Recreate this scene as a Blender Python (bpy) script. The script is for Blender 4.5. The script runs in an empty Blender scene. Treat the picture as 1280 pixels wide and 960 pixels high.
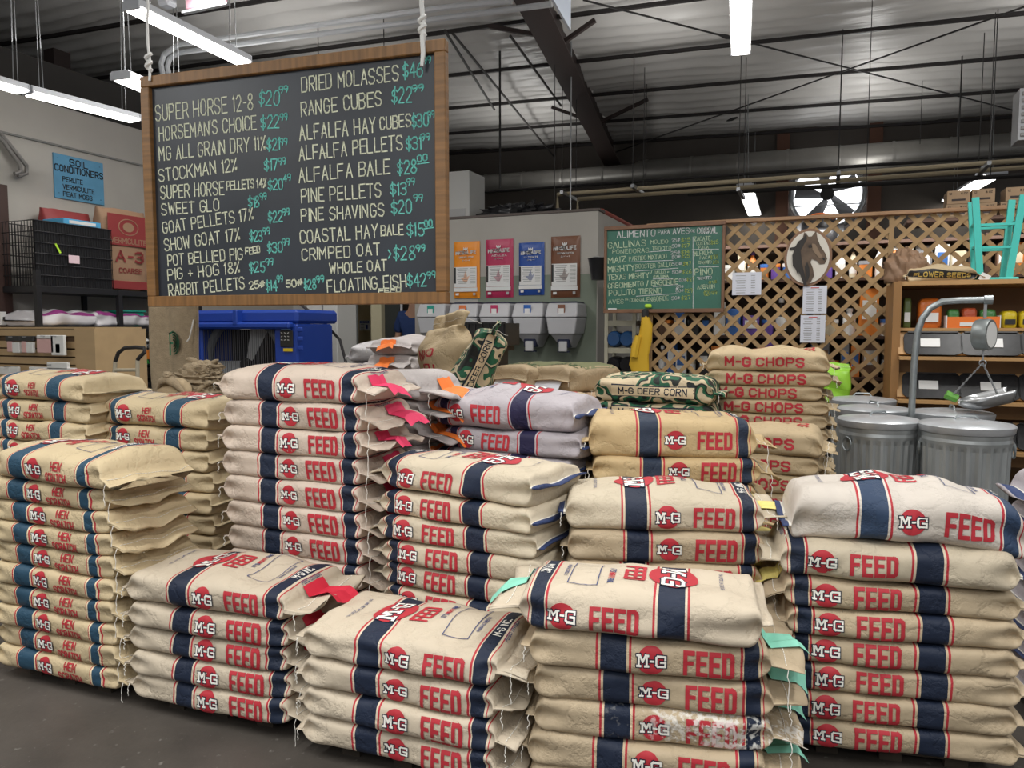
import bpy, math, random
import numpy as np
from mathutils import Vector, Matrix
PI = math.pi
C = bpy.context.scene.collection
rnd = random.Random(7)

# ------------------------------------------------------------------ camera
F = 950.0; CAMH = 1.45; TH = math.radians(22.3); PT = math.atan(70/950)
cam_d = bpy.data.cameras.new('camera'); cam = bpy.data.objects.new('camera', cam_d); C.objects.link(cam)
cam_d.sensor_width = 36; cam_d.lens = 36*F/1280; cam_d.clip_start = .05; cam_d.clip_end = 200
cam.location = (0, 0, CAMH); cam.rotation_euler = (PI/2-PT, 0, TH)
bpy.context.scene.camera = cam

# ------------------------------------------------------------------ world and exposure
W = bpy.data.worlds.new('world'); bpy.context.scene.world = W; W.use_nodes = True
W.node_tree.nodes['Background'].inputs[0].default_value = (.92, .96, 1, 1)
W.node_tree.nodes['Background'].inputs[1].default_value = 0.26
vs = bpy.context.scene.view_settings
vs.view_transform = 'Standard'; vs.look = 'None'; vs.gamma = 1; vs.use_curve_mapping = False; vs.exposure = 0.10

def area(name, loc, sx, sy, power, col=(1, .985, .95), rot=(0, 0, 0)):
    l = bpy.data.lights.new(name, 'AREA'); l.shape = 'RECTANGLE'; l.size = sx; l.size_y = sy
    l.energy = power; l.color = col
    o = bpy.data.objects.new(name, l); C.objects.link(o); o.location = loc; o.rotation_euler = rot
    return o
# the shop's other rows of ceiling strips, over and behind the photographer; the three highest, above the frame, and all uplights are added fill
for i, (x, y, z, e) in enumerate([(-4.6, .6, 3.62, 75), (-1.9, .2, 3.62, 75), (.8, .6, 3.62, 75), (-1.6, -2.6, 3.62, 60), (1.6, -2.6, 3.62, 60), (3.4, 3.4, 3.62, 60), (-1.7, 4.6, 4.3, 70), (1.6, 5.6, 4.3, 70), (-4.9, 5.6, 4.3, 50)]):
    area('unseen_ceiling_light', (x, y, z), .25, 2.2, e)
    area('roof_fill_uplight', (x, y, z+.1), .25, 2.2, e*.22, rot=(PI, 0, 0))
for (x, y) in ((-6.5, 4.6), (-6.5, 8.0), (-2.0, 9.0), (2.2, 9.5), (-5, 12.5), (0.5, 12.8)):
    area('roof_fill_uplight', (x, y, 3.9), .3, 2.4, 17, rot=(PI, 0, 0))  # unseen upward fill, added to brighten the roof quilt; no fixtures here

area('shelf_fill_light', (1.2, 8.06, 2.40), 5.0, .06, 26, rot=(.55, 0, 0))  # unseen fill added behind the lattice top rail to brighten the goods

# ------------------------------------------------------------------ picture to place
def ray(px, py):
    r = (px-640)/F; u = (480-py)/F
    f = math.cos(PT)+u*math.sin(PT); z = -math.sin(PT)+u*math.cos(PT)
    return Vector((r*math.cos(TH)-f*math.sin(TH), r*math.sin(TH)+f*math.cos(TH), z))
O = Vector((0, 0, CAMH))
def onY(px, py, y): d = ray(px, py); return O+d*(y/d.y)
def onX(px, py, x): d = ray(px, py); return O+d*(x/d.x)
def onZ(px, py, z): d = ray(px, py); return O+d*((z-CAMH)/d.z)

# ------------------------------------------------------------------ materials
MATS = {}
def newmat(name):
    m = bpy.data.materials.new(name); m.use_nodes = True
    return m, m.node_tree, m.node_tree.nodes, m.node_tree.nodes['Principled BSDF']
def M(name, col, rough=.6, metal=0, var=.0, scale=8, bump=0, bscale=60, spec=.5, stretch=None, alpha=1, trans=0):
    if name in MATS: return MATS[name]
    m, nt, ns, b = newmat(name)
    b.inputs['Base Color'].default_value = (*col, 1); b.inputs['Roughness'].default_value = rough
    b.inputs['Metallic'].default_value = metal; b.inputs['Specular IOR Level'].default_value = spec
    b.inputs['Transmission Weight'].default_value = trans
    if alpha < 1: b.inputs['Alpha'].default_value = alpha
    if var or bump:
        tc = ns.new('ShaderNodeTexCoord'); mp = ns.new('ShaderNodeMapping'); nt.links.new(tc.outputs['Object'], mp.inputs[0])
        if stretch: mp.inputs['Scale'].default_value = stretch
    if var:
        n = ns.new('ShaderNodeTexNoise'); n.inputs['Scale'].default_value = scale; n.inputs['Detail'].default_value = 5
        nt.links.new(mp.outputs[0], n.inputs[0])
        r = ns.new('ShaderNodeValToRGB'); nt.links.new(n.outputs[0], r.inputs[0])
        r.color_ramp.elements[0].position = .3; r.color_ramp.elements[1].position = .7
        r.color_ramp.elements[0].color = (*[c*(1-var) for c in col], 1); r.color_ramp.elements[1].color = (*[min(1, c*(1+var)) for c in col], 1)
        nt.links.new(r.outputs[0], b.inputs['Base Color'])
    if bump:
        n = ns.new('ShaderNodeTexNoise'); n.inputs['Scale'].default_value = bscale; n.inputs['Detail'].default_value = 4
        nt.links.new(mp.outputs[0], n.inputs[0])
        bp = ns.new('ShaderNodeBump'); bp.inputs['Strength'].default_value = bump; bp.inputs['Distance'].default_value = .01
        nt.links.new(n.outputs[0], bp.inputs['Height']); nt.links.new(bp.outputs[0], b.inputs['Normal'])
    MATS[name] = m; return m
def emit(name, col, s):
    if name in MATS: return MATS[name]
    m, nt, ns, b = newmat(name); b.inputs['Base Color'].default_value = (*col, 1)
    b.inputs['Emission Color'].default_value = (*col, 1); b.inputs['Emission Strength'].default_value = s
    MATS[name] = m; return m

NAVY = (.012, .020, .044); RED = (.45, .032, .045)
def sack_mat(name, base, bands, rough=.62, dusty=False, camo=False):
    """paper sack: constant ramp over the length coordinate prints the bands; bump gives paper creases"""
    m, nt, ns, b = newmat(name); L = nt.links.new
    uv = ns.new('ShaderNodeUVMap'); uv.uv_map = 'print'
    sp = ns.new('ShaderNodeSeparateXYZ'); L(uv.outputs[0], sp.inputs[0])
    r = ns.new('ShaderNodeValToRGB'); r.color_ramp.interpolation = 'CONSTANT'
    els = r.color_ramp.elements; els[0].position = 0; els[0].color = (*base, 1); els[1].position = .999; els[1].color = (*base, 1)
    for x0, x1, col in bands:
        e = els.new((x0+.45)/.9); e.color = (*col, 1)
        e = els.new((x1+.45)/.9); e.color = (*base, 1)
    L(sp.outputs[0], r.inputs[0])
    tc = ns.new('ShaderNodeTexCoord'); oi = ns.new('ShaderNodeObjectInfo')
    add = ns.new('ShaderNodeVectorMath'); add.operation = 'ADD'; L(tc.outputs['Object'], add.inputs[0])
    mul = ns.new('ShaderNodeMath'); mul.operation = 'MULTIPLY'; mul.inputs[1].default_value = 9; L(oi.outputs['Random'], mul.inputs[0]); L(mul.outputs[0], add.inputs[1])
    col = r.outputs[0]
    if camo:
        n0 = ns.new('ShaderNodeTexNoise'); n0.inputs['Scale'].default_value = 9; n0.inputs['Detail'].default_value = 1.2; L(add.outputs[0], n0.inputs[0])
        rr = ns.new('ShaderNodeValToRGB'); rr.color_ramp.interpolation = 'CONSTANT'; e = rr.color_ramp.elements
        e[0].color = (.015, .018, .016, 1); e[1].position = .40; e[1].color = (.018, .11, .055, 1)
        for p, c in ((.47, (.58, .47, .31)), (.53, (.015, .018, .016)), (.57, (.018, .11, .055)), (.62, (.58, .47, .31))):
            q = e.new(p); q.color = (*c, 1)
        L(n0.outputs[0], rr.inputs[0]); col = rr.outputs[0]
    n1 = ns.new('ShaderNodeTexNoise'); n1.inputs['Scale'].default_value = 5; n1.inputs['Detail'].default_value = 6; L(add.outputs[0], n1.inputs[0])
    hs = ns.new('ShaderNodeHueSaturation'); L(col, hs.inputs['Color'])
    mr = ns.new('ShaderNodeMapRange'); mr.inputs[3].default_value = .93; mr.inputs[4].default_value = 1.06; L(n1.outputs[0], mr.inputs[0])
    mr2 = ns.new('ShaderNodeMapRange'); mr2.inputs[3].default_value = .93; mr2.inputs[4].default_value = 1.07; L(oi.outputs['Random'], mr2.inputs[0])
    mm = ns.new('ShaderNodeMath'); mm.operation = 'MULTIPLY'; L(mr.outputs[0], mm.inputs[0]); L(mr2.outputs[0], mm.inputs[1]); L(mm.outputs[0], hs.inputs['Value'])
    L(hs.outputs[0], b.inputs['Base Color'])
    if dusty:
        L(dust(nt, hs.outputs[0], add.outputs[0], tc.outputs['Object']), b.inputs['Base Color'])
    v = ns.new('ShaderNodeTexVoronoi'); v.feature = 'DISTANCE_TO_EDGE'; v.inputs['Scale'].default_value = 9
    w = ns.new('ShaderNodeTexNoise'); w.inputs['Scale'].default_value = 7; w.inputs['Detail'].default_value = 7; w.inputs['Roughness'].default_value = .6
    mx = ns.new('ShaderNodeMix'); mx.data_type = 'VECTOR'; mx.inputs[0].default_value = .25; L(add.outputs[0], mx.inputs[4]); L(w.outputs['Color'], mx.inputs[5])
    L(add.outputs[0], w.inputs[0]); L(mx.outputs[1], v.inputs[0])
    vr = ns.new('ShaderNodeMapRange'); vr.inputs[2].default_value = .12; L(v.outputs[0], vr.inputs[0])
    b1 = ns.new('ShaderNodeBump'); b1.inputs['Strength'].default_value = .3; b1.inputs['Distance'].default_value = .012; L(vr.outputs[0], b1.inputs['Height'])
    b2 = ns.new('ShaderNodeBump'); b2.inputs['Strength'].default_value = .65; b2.inputs['Distance'].default_value = .012; L(w.outputs[0], b2.inputs['Height']); L(b1.outputs[0], b2.inputs['Normal'])
    L(b2.outputs[0], b.inputs['Normal'])
    b.inputs['Roughness'].default_value = rough; b.inputs['Specular IOR Level'].default_value = .35
    MATS[name] = m; return m
def dust(nt, col, vec, obj):
    ns = nt.nodes; L = nt.links.new
    n = ns.new('ShaderNodeTexNoise'); n.inputs['Scale'].default_value = 60; n.inputs['Detail'].default_value = 8; L(obj, n.inputs[0])
    s = ns.new('ShaderNodeSeparateXYZ'); L(obj, s.inputs[0])
    a = ns.new('ShaderNodeMapRange'); a.inputs[1].default_value = -.16; a.inputs[2].default_value = .10; L(s.outputs[0], a.inputs[0])
    c = ns.new('ShaderNodeMapRange'); c.inputs[1].default_value = -.19; c.inputs[2].default_value = -.215; L(s.outputs[1], c.inputs[0])
    n2 = ns.new('ShaderNodeTexNoise'); n2.inputs['Scale'].default_value = 6; L(obj, n2.inputs[0])
    q = ns.new('ShaderNodeMath'); q.operation = 'MULTIPLY'; L(n.outputs[0], q.inputs[0]); L(n2.outputs[0], q.inputs[1])
    q2 = ns.new('ShaderNodeMapRange'); q2.inputs[1].default_value = .27; q2.inputs[2].default_value = .34; L(q.outputs[0], q2.inputs[0])
    q3 = ns.new('ShaderNodeMath'); q3.operation = 'MULTIPLY'; q2.inputs[4].default_value = .72; L(q2.outputs[0], q3.inputs[0]); L(a.outputs[0], q3.inputs[1])
    mx = ns.new('ShaderNodeMix'); mx.data_type = 'RGBA'; L(q3.outputs[0], mx.inputs[0]); L(col, mx.inputs[6]); mx.inputs[7].default_value = (.85, .84, .8, 1)
    return mx.outputs[2]
def ink(name, col, dusty=False):
    if name in MATS: return MATS[name]
    m, nt, ns, b = newmat(name); b.inputs['Roughness'].default_value = .6; b.inputs['Specular IOR Level'].default_value = .3
    b.inputs['Base Color'].default_value = (*col, 1)
    if dusty:
        tc = ns.new('ShaderNodeTexCoord'); rgb = ns.new('ShaderNodeRGB'); rgb.outputs[0].default_value = (*col, 1)
        nt.links.new(dust(nt, rgb.outputs[0], tc.outputs['Object'], tc.outputs['Object']), b.inputs['Base Color'])
    MATS[name] = m; return m

# ------------------------------------------------------------------ mesh builder and object helpers
class MB:
    def __init__(s): s.v = []; s.f = []
    def add(s, vs, fs):
        n = len(s.v); s.v += [tuple(p) for p in vs]; s.f += [tuple(i+n for i in f) for f in fs]; return s
    def box(s, c, d, rot=None, bev=0):
        x, y, z = d[0]/2, d[1]/2, d[2]/2; c = Vector(c)
        if bev:
            b = min(bev, x*.9, y*.9, z*.9); P = []; idx = {}
            for sx in (-1, 1):
                for sy in (-1, 1):
                    for sz in (-1, 1):
                        for k, q in enumerate(((x, y-b, z-b), (x-b, y, z-b), (x-b, y-b, z))):
                            idx[(sx, sy, sz, k)] = len(P); P.append(Vector((sx*q[0], sy*q[1], sz*q[2])))
            fs = []
            for s1 in (-1, 1):
                fs.append([idx[(s1, a, b_, 0)] for a, b_ in ((-1, -1), (1, -1), (1, 1), (-1, 1))])
                fs.append([idx[(a, s1, b_, 1)] for a, b_ in ((-1, -1), (1, -1), (1, 1), (-1, 1))])
                fs.append([idx[(a, b_, s1, 2)] for a, b_ in ((-1, -1), (1, -1), (1, 1), (-1, 1))])
                for s2 in (-1, 1):
                    fs.append([idx[(s1, s2, -1, 0)], idx[(s1, s2, 1, 0)], idx[(s1, s2, 1, 1)], idx[(s1, s2, -1, 1)]])
                    fs.append([idx[(s1, -1, s2, 0)], idx[(s1, 1, s2, 0)], idx[(s1, 1, s2, 2)], idx[(s1, -1, s2, 2)]])
                    fs.append([idx[(-1, s1, s2, 1)], idx[(1, s1, s2, 1)], idx[(1, s1, s2, 2)], idx[(-1, s1, s2, 2)]])
                    for s3 in (-1, 1): fs.append([idx[(s1, s2, s3, k)] for k in range(3)])
        else:
            P = [Vector((a*x, b*y, e*z)) for a in (-1, 1) for b in (-1, 1) for e in (-1, 1)]
            fs = [(0, 1, 3, 2), (4, 6, 7, 5), (0, 4, 5, 1), (2, 3, 7, 6), (0, 2, 6, 4), (1, 5, 7, 3)]
        if rot is not None: P = [rot @ p for p in P]
        return s.add([p+c for p in P], fs)
    def bar(s, a, b, w, h=None, up=Vector((0, 0, 1))):
        a = Vector(a); b = Vector(b); d = b-a; h = h or w
        x = d.normalized(); y = up.cross(x)
        if y.length < 1e-4: y = Vector((0, 1, 0)).cross(x)
        y.normalize(); z = x.cross(y); R = Matrix((x, y, z)).transposed()
        return s.box((a+b)/2, (d.length, w, h), R)
    def tube(s, pts, r, n=8, closed=False):
        pts = [Vector(p) for p in pts]; m = len(pts); ring = []; u = None
        rr = r if isinstance(r, (list, tuple)) else [r]*m
        for i, p in enumerate(pts):
            if closed: d = pts[(i+1) % m]-pts[i-1]
            else: d = pts[min(i+1, m-1)]-pts[max(i-1, 0)]
            d.normalize()
            if u is None:
                u = d.cross(Vector((0, 0, 1)))
                if u.length < .1: u = d.cross(Vector((1, 0, 0)))
            u = (u-d*u.dot(d)).normalized(); w = d.cross(u)
            ring.append([p+(u*math.cos(2*PI*k/n)+w*math.sin(2*PI*k/n))*rr[i] for k in range(n)])
        fs = []
        for i in range(m if closed else m-1):
            j = (i+1) % m
            for k in range(n): fs.append((i*n+k, i*n+(k+1) % n, j*n+(k+1) % n, j*n+k))
        if not closed: fs += [tuple(range(n-1, -1, -1)), tuple((m-1)*n+k for k in range(n))]
        return s.add([p for r_ in ring for p in r_], fs)
    def lathe(s, prof, c=(0, 0, 0), n=24, a0=0, a1=2*PI, flute=None):
        c = Vector(c); vs = []; full = abs(a1-a0-2*PI) < 1e-6; nn = n if full else n+1
        for i in range(nn):
            a = a0+(a1-a0)*i/n
            for j, (r, z) in enumerate(prof):
                q = r+(flute(i, j) if flute else 0)
                vs.append(c+Vector((q*math.cos(a), q*math.sin(a), z)))
        m = len(prof); fs = []
        for i in range(n):
            k = (i+1) % nn
            for j in range(m-1): fs.append((i*m+j, k*m+j, k*m+j+1, i*m+j+1))
        return s.add(vs, fs)
    def disc(s, c, r, ax='z', n=24, ry=None):
        c = Vector(c); ry = ry or r; vs = []
        for i in range(n):
            a, b = r*math.cos(2*PI*i/n), ry*math.sin(2*PI*i/n)
            vs.append(c+(Vector((a, b, 0)) if ax == 'z' else Vector((a, 0, b)) if ax == 'y' else Vector((0, a, b))))
        return s.add(vs, [tuple(range(n))])
    def prism(s, poly, y0, y1):
        n = len(poly)
        vs = [(x, y0, z) for x, z in poly]+[(x, y1, z) for x, z in poly]
        fs = [tuple(range(n)), tuple(range(2*n-1, n-1, -1))]+[(i, (i+1) % n, n+(i+1) % n, n+i) for i in range(n)]
        return s.add(vs, fs)
    def mesh(s, name, mat, smooth=False):
        me = bpy.data.meshes.new(name); me.from_pydata(s.v, [], s.f)
        if mat: me.materials.append(mat)
        if smooth: me.polygons.foreach_set('use_smooth', [True]*len(me.polygons)); 
        me.update(); return me
    def build(s, name, mat, parent=None, smooth=False, loc=None, rotz=0, label=None, fixn=True):
        me = s.mesh(name, mat, smooth)
        if fixn:
            import bmesh
            bm = bmesh.new(); bm.from_mesh(me); bmesh.ops.recalc_face_normals(bm, faces=bm.faces); bm.to_mesh(me); bm.free()
            if smooth: me.set_sharp_from_angle(angle=.7)
        o = bpy.data.objects.new(name, me); C.objects.link(o)
        if parent: o.parent = parent
        if loc is not None: o.location = loc
        o.rotation_euler.z = rotz
        if label: o['label'] = label
        return o
def tag(o, label, cat, group=None, kind=None):
    o['label'] = label; o['category'] = cat
    if group: o['group'] = group
    if kind: o['kind'] = kind
    return o
def thing(name, label, cat, loc=(0, 0, 0), rotz=0, group=None, rot=None):
    o = bpy.data.objects.new(name, None); C.objects.link(o); o.location = loc
    o.rotation_euler = rot or (0, 0, rotz); o.empty_display_size = .1
    return tag(o, label, cat, group)
def struct(o): o['kind'] = 'structure'; return o
def dup(root, loc=None, rotz=None, label=None, group=None):
    def cp(o, par):
        c = o.copy(); C.objects.link(c)
        if par: c.parent = par
        for ch in list(o.children): cp(ch, c)
        return c
    r = cp(root, None)
    if loc is not None: r.location = loc
    if rotz is not None: r.rotation_euler.z = rotz
    if label: r['label'] = label
    if group: r['group'] = group
    return r
ORD = ['topmost', 'second', 'third', 'fourth', 'fifth', 'sixth', 'seventh', 'eighth', 'ninth', 'tenth', 'eleventh', 'twelfth', 'thirteenth', 'fourteenth', 'fifteenth']
ORL = ['first', 'second', 'third', 'fourth', 'fifth', 'sixth', 'seventh', 'eighth', 'ninth', 'tenth', 'eleventh', 'twelfth', 'thirteenth', 'fourteenth', 'fifteenth', 'sixteenth', 'seventeenth', 'eighteenth', 'nineteenth', 'twentieth', 'twenty-first', 'twenty-second', 'twenty-third', 'twenty-fourth', 'twenty-fifth', 'twenty-sixth', 'twenty-seventh', 'twenty-eighth', 'twenty-ninth', 'thirtieth', 'thirty-first', 'thirty-second', 'thirty-third', 'thirty-fourth', 'thirty-fifth', 'thirty-sixth', 'thirty-seventh', 'thirty-eighth', 'thirty-ninth', 'fortieth']

# ------------------------------------------------------------------ stroke letters
G_ = {}
for ln in """A 0,0 2,6 4,0;.8,2.2 3.2,2.2
B 0,0 0,6 3,6 4,5.2 4,4 3,3.1 0,3.1;3,3.1 4,2.2 4,.9 3,0 0,0
C 4,4.8 3,6 1,6 0,4.8 0,1.2 1,0 3,0 4,1.2
D 0,0 0,6 2.8,6 3.7,5.6 4,4.8 4,1.2 3.7,.4 2.8,0 0,0
E 3.8,6 0,6 0,0 3.8,0;0,3.1 3.2,3.1
F 3.8,6 0,6 0,0;0,3.1 3.2,3.1
G 4,4.8 3,6 1,6 0,4.8 0,1.2 1,0 3,0 4,1.2 4,2.8 2.3,2.8
H 0,0 0,6;4,0 4,6;0,3 4,3
I 0,0 0,6
J 3,6 3,1 2.2,0 1,0 0,1
K 0,0 0,6;4,6 0,2.5;1.3,3.6 4,0
L 0,6 0,0 3.6,0
M 0,0 0,6 2.2,2.4 4.4,6 4.4,0
N 0,0 0,6 4,0 4,6
O 1.1,6 2.9,6 4,4.7 4,1.3 2.9,0 1.1,0 0,1.3 0,4.7 1.1,6
P 0,0 0,6 3,6 4,5.1 4,3.7 3,2.8 0,2.8
Q 1.1,6 2.9,6 4,4.7 4,1.3 2.9,0 1.1,0 0,1.3 0,4.7 1.1,6;2.4,1.5 4.2,-.4
R 0,0 0,6 3,6 4,5.1 4,3.7 3,2.8 0,2.8;2,2.8 4,0
S 4,5 3,6 1,6 0,5 0,4 1,3.2 3,2.8 4,2 4,1 3,0 1,0 0,1
T 0,6 4,6;2,6 2,0
U 0,6 0,1.2 1,0 3,0 4,1.2 4,6
V 0,6 2,0 4,6
W 0,6 1.2,0 2.5,4.5 3.8,0 5,6
X 0,0 4,6;0,6 4,0
Y 0,6 2,3 4,6;2,3 2,0
Z 0,6 4,6 0,0 4,0
0 1,6 2.4,6 3.4,4.7 3.4,1.3 2.4,0 1,0 0,1.3 0,4.7 1,6
1 0,4.8 .8,6 .8,0
2 0,4.8 1,6 2.6,6 3.4,5 3.4,3.8 0,0 3.6,0
3 0,5.4 1,6 2.6,6 3.4,5 3.4,4 2.4,3.2 1.2,3.2;2.4,3.2 3.5,2.2 3.5,1 2.5,0 1,0 0,.7
4 2.8,0 2.8,6 0,2 3.8,2
5 3.4,6 .4,6 .2,3.4 2.4,3.7 3.5,2.6 3.5,1.1 2.4,0 1,0 0,.8
6 3,6 1.2,4.8 0,2.4 0,1 1,0 2.6,0 3.5,1 3.5,2.2 2.6,3.2 .5,2.8
7 0,6 3.6,6 1.2,0
8 1.8,3.2 .4,4.2 .4,5.2 1.2,6 2.4,6 3.2,5.2 3.2,4.2 0,1.9 0,.9 1,0 2.6,0 3.6,.9 3.6,1.9 1.8,3.2
9 3.4,3.4 1,2.8 0,3.8 0,5 1,6 2.5,6 3.4,5 3.4,3 2.2,0
$ 3.4,4.8 2.5,5.4 1,5.4 0,4.6 .4,3.4 3,2.6 3.4,1.6 2.5,.7 1,.7 0,1.4;1.7,6.6 1.7,-.4
% 0,0 3.4,6;.2,5.6 .9,5.6 .9,4.6 .2,4.6 .2,5.6;2.6,1.4 3.4,1.4 3.4,.4 2.6,.4 2.6,1.4
# .8,1 1.4,5.4;2.4,1 3,5.4;0,2.2 3.6,2.2;.2,4 3.8,4
- .3,3 2.2,3
' .2,6.2 0,4.6
. 0,0 0,.3
> 0,4.6 1.8,2.8 0,1
+ 0,2.6 3,2.6;1.5,1.2 1.5,4.2
/ 0,-.5 2.2,6.4
& 3.6,0 .6,4.6 1,6 2.2,6 2.4,4.8 0,2 0,.8 1,0 2,0 3.4,2
: 0,1 0,1.4;0,4 0,4.4
! 0,6 0,1.8;0,.4 0,0""".split('\n'):
    ch, _, d = ln.partition(' ')
    G_[ch] = [[tuple(map(float, p.split(','))) for p in st.split()] for st in d.split(';')]
def text_strokes(txt, gap=1.5, space=3.2):
    """polylines in cap-height units of 1, returns strokes and width"""
    x = 0; out = []
    for ch in txt:
        if ch == ' ': x += space; continue
        g = G_.get(ch.upper(), G_['-']); w = max(p[0] for s in g for p in s)
        out += [[((px+x)/6, py/6) for px, py in s] for s in g]; x += w+gap
    return out, max(.01, (x-gap)/6)
def seg_rects(strokes, t):
    """strokes to rectangles (p0,p1,thickness)"""
    return [(a, b, t) for s in strokes for a, b in zip(s[:-1], s[1:])]
def flat_text(mb, P, strokes, t, cell=None):
    """P maps (x,y) -> 3-D point. adds ribbons."""
    for s in strokes:
        for (ax, ay), (bx, by) in zip(s[:-1], s[1:]):
            dx, dy = bx-ax, by-ay; l = math.hypot(dx, dy) or 1e-6; dx, dy = dx/l*t/2, dy/l*t/2
            q = [(ax-dx-dy, ay-dy+dx), (ax-dx+dy, ay-dy-dx), (bx+dx+dy, by+dy-dx), (bx+dx-dy, by+dy+dx)]
            mb.add([P(*p) for p in q], [(0, 1, 2, 3)])
def place_text(mb, txt, a, b, h, t, P, gap=1.5, jit=0, space=3.2):
    """text from baseline point a to b (2-D), cap height h"""
    st, w = text_strokes(txt, gap, space); ax, ay = a; dx, dy = b[0]-a[0], b[1]-a[1]; sx = 1/w
    l = math.hypot(dx, dy); nx, ny = -dy/l, dx/l
    if ny < 0: nx, ny = -nx, -ny
    if abs(dx) < abs(dy)*.2: nx, ny = -dy/l, dx/l
    res = []
    for s in st:
        j = (rnd.uniform(-jit, jit), rnd.uniform(-jit, jit))
        res.append([(ax+dx*x*sx+nx*h*y+j[0]+rnd.uniform(-jit, jit)*.4, ay+dy*x*sx+ny*h*y+j[1]+rnd.uniform(-jit, jit)*.4) for x, y in s])
    flat_text(mb, P, res, t)

# ------------------------------------------------------------------ sacks
class Sack:
    """a gusseted paper sack lying flat: x along its length, y across, z up; surf(x,v) gives its skin"""
    def __init__(s, seed, L=.70, Wd=.40, T=.096, dome=0., e1=.028, e2=.055, n=5.0, lump=.0018, gus=.050, bend=0, seam=.1, limp=0):
        s.L, s.Wd, s.h, s.dome, s.e1, s.e2, s.lump, s.gus, s.bend, s.limp = L, Wd, T/2, dome, e1, e2, lump, gus, bend, limp
        r = np.random.RandomState(seed); s.r = r
        s.k = r.normal(0, 1, (10, 3))*np.array([14, 14, 14]); s.ph = r.uniform(0, 6.28, 10)
        s.k2 = r.normal(0, 1, (8, 3))*np.array([55, 30, 30]); s.ph2 = r.uniform(0, 6.28, 8)
        s.seam = seam*r.uniform(-1, 1.4); s.fph = r.uniform(0, 6.28, 4); s.droop = r.uniform(-.005, .035)
        t = np.linspace(0, 2*PI, 721); a, b = Wd/2, s.h
        y = -a*np.sign(np.cos(t))*np.abs(np.cos(t))**(2/n); z = b*np.sign(np.sin(t))*np.abs(np.sin(t))**(2/n)
        al = np.concatenate([[0], np.cumsum(np.hypot(np.diff(y), np.diff(z)))]); s.P = al[-1]
        s.al, s.cy, s.cz = al, y/a, z/b
    def surf(s, x, v):
        x = np.asarray(x, float); v = np.asarray(v, float) % s.P
        c = np.interp(v, s.al, s.cy); d = np.interp(v, s.al, s.cz); L2 = s.L/2
        dr, dl = .075, .045
        s1 = np.clip((x-(L2-dr))/dr, 0, 1); s2 = np.clip((-x-(L2-dl))/dl, 0, 1); e = np.maximum(s1, s2)
        hh = s.h*np.sqrt(np.maximum(1-e**3.4, 0))+.0035
        Z = d*hh+(s.seam*s.h)*e**2
        dm = s.dome*s.h*np.maximum(1-(x/L2)**2, 0)*(1-c**2*.9)
        Z = Z+np.where(d > 0, dm*d, dm*d*.0)
        w = s.Wd/2*(1-.02*e)
        sg = np.clip((np.abs(x)-(L2-.13))/.13, 0, 1)
        g = s.gus*sg**1.5*(1-.8*e**8)
        side = np.clip((np.abs(c)-.86)/.14, 0, 1)**1.5
        Y = w*c-np.sign(c)*g*np.exp(-np.abs(d/.5)**1.5)*side
        q = np.stack([x, s.Wd/2*c, s.h*d*2], -1)
        nz = sum(np.sin(q@k+p) for k, p in zip(s.k, s.ph))*s.lump
        n2 = sum(1-np.abs(np.sin(q@k*.5+p)) for k, p in zip(s.k2, s.ph2))/8-.36
        cr = np.maximum(0, 1-np.abs(np.sin(q@s.k2[0]*.35+s.ph2[0]))*7)+np.maximum(0, 1-np.abs(np.sin(q@s.k2[3]*.3+s.ph2[3]))*8)
        nz = nz+n2*(.018*sg+.0030)*(1-e**10)-cr*.0016
        dn = np.where(d < -.5, .3, 1)
        Y = Y+nz*c*np.abs(c)**4*1.0; Z = Z+nz*np.clip(d, -1, 1)*dn
        t = np.clip((x-L2)/max(s.e2, .01), 0, 1); tl = np.clip((-x-L2)/max(s.e1, .01), 0, 1)
        Z = Z-s.droop*t**1.5+.012*t*np.sin(Y*19+s.fph[0])+.006*t*np.sin(Y*47+s.fph[1])+.006*tl*np.sin(Y*22+s.fph[2])
        Z = Z+s.bend*(x*x)+s.limp*np.clip(x-.15, 0, 1)**1.6
        return np.stack([x+.008*t*np.sin(Y*30+s.fph[3]), Y, Z+s.h], -1)
    def off(s, x, v, o):
        e = 1e-3; p = s.surf(x, v); dx = s.surf(np.asarray(x)+e, v)-p; dv = s.surf(x, np.asarray(v)+e)-p
        n = np.cross(dv, dx); n /= np.linalg.norm(n, axis=-1, keepdims=True)+1e-12
        # outward: at front side (v=0) normal must be -y
        return p+n*o*s.sgn
    def body(s, name='sack_body', nx=92, nv=76):
        L2 = s.L/2
        xs = np.concatenate([[-L2-s.e1], np.linspace(-L2-s.e1*.5, -L2, 2), -L2+.12*(np.linspace(0, 1, 16)[1:])**1.4, np.linspace(-L2+.12, L2-.14, 44)[1:-1],
                             L2-.14*(np.linspace(1, 0, 18)**1.4), np.linspace(L2, L2+s.e2, 7)[1:]])
        nx = len(xs); vv = np.arange(nv)/nv*s.P
        X, V = np.meshgrid(xs, vv, indexing='ij')
        s.sgn = 1
        P = s.surf(X, V).reshape(-1, 3)
        i, j = np.meshgrid(np.arange(nx-1), np.arange(nv), indexing='ij'); j2 = (j+1) % nv
        q = np.stack([i*nv+j, i*nv+j2, (i+1)*nv+j2, (i+1)*nv+j], -1).reshape(-1, 4)
        fs = q.tolist()+[list(range(nv-1, -1, -1)), [(nx-1)*nv+k for k in range(nv)]]
        me = bpy.data.meshes.new(name); me.from_pydata(P.tolist(), [], fs)
        uvl = me.uv_layers.new(name='print'); li = np.empty(len(me.loops), int); me.loops.foreach_get('vertex_index', li)
        U = np.stack([(X.ravel()[li]+.45)/.9, V.ravel()[li]], -1); uvl.data.foreach_set('uv', U.ravel().astype(np.float32))
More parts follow.
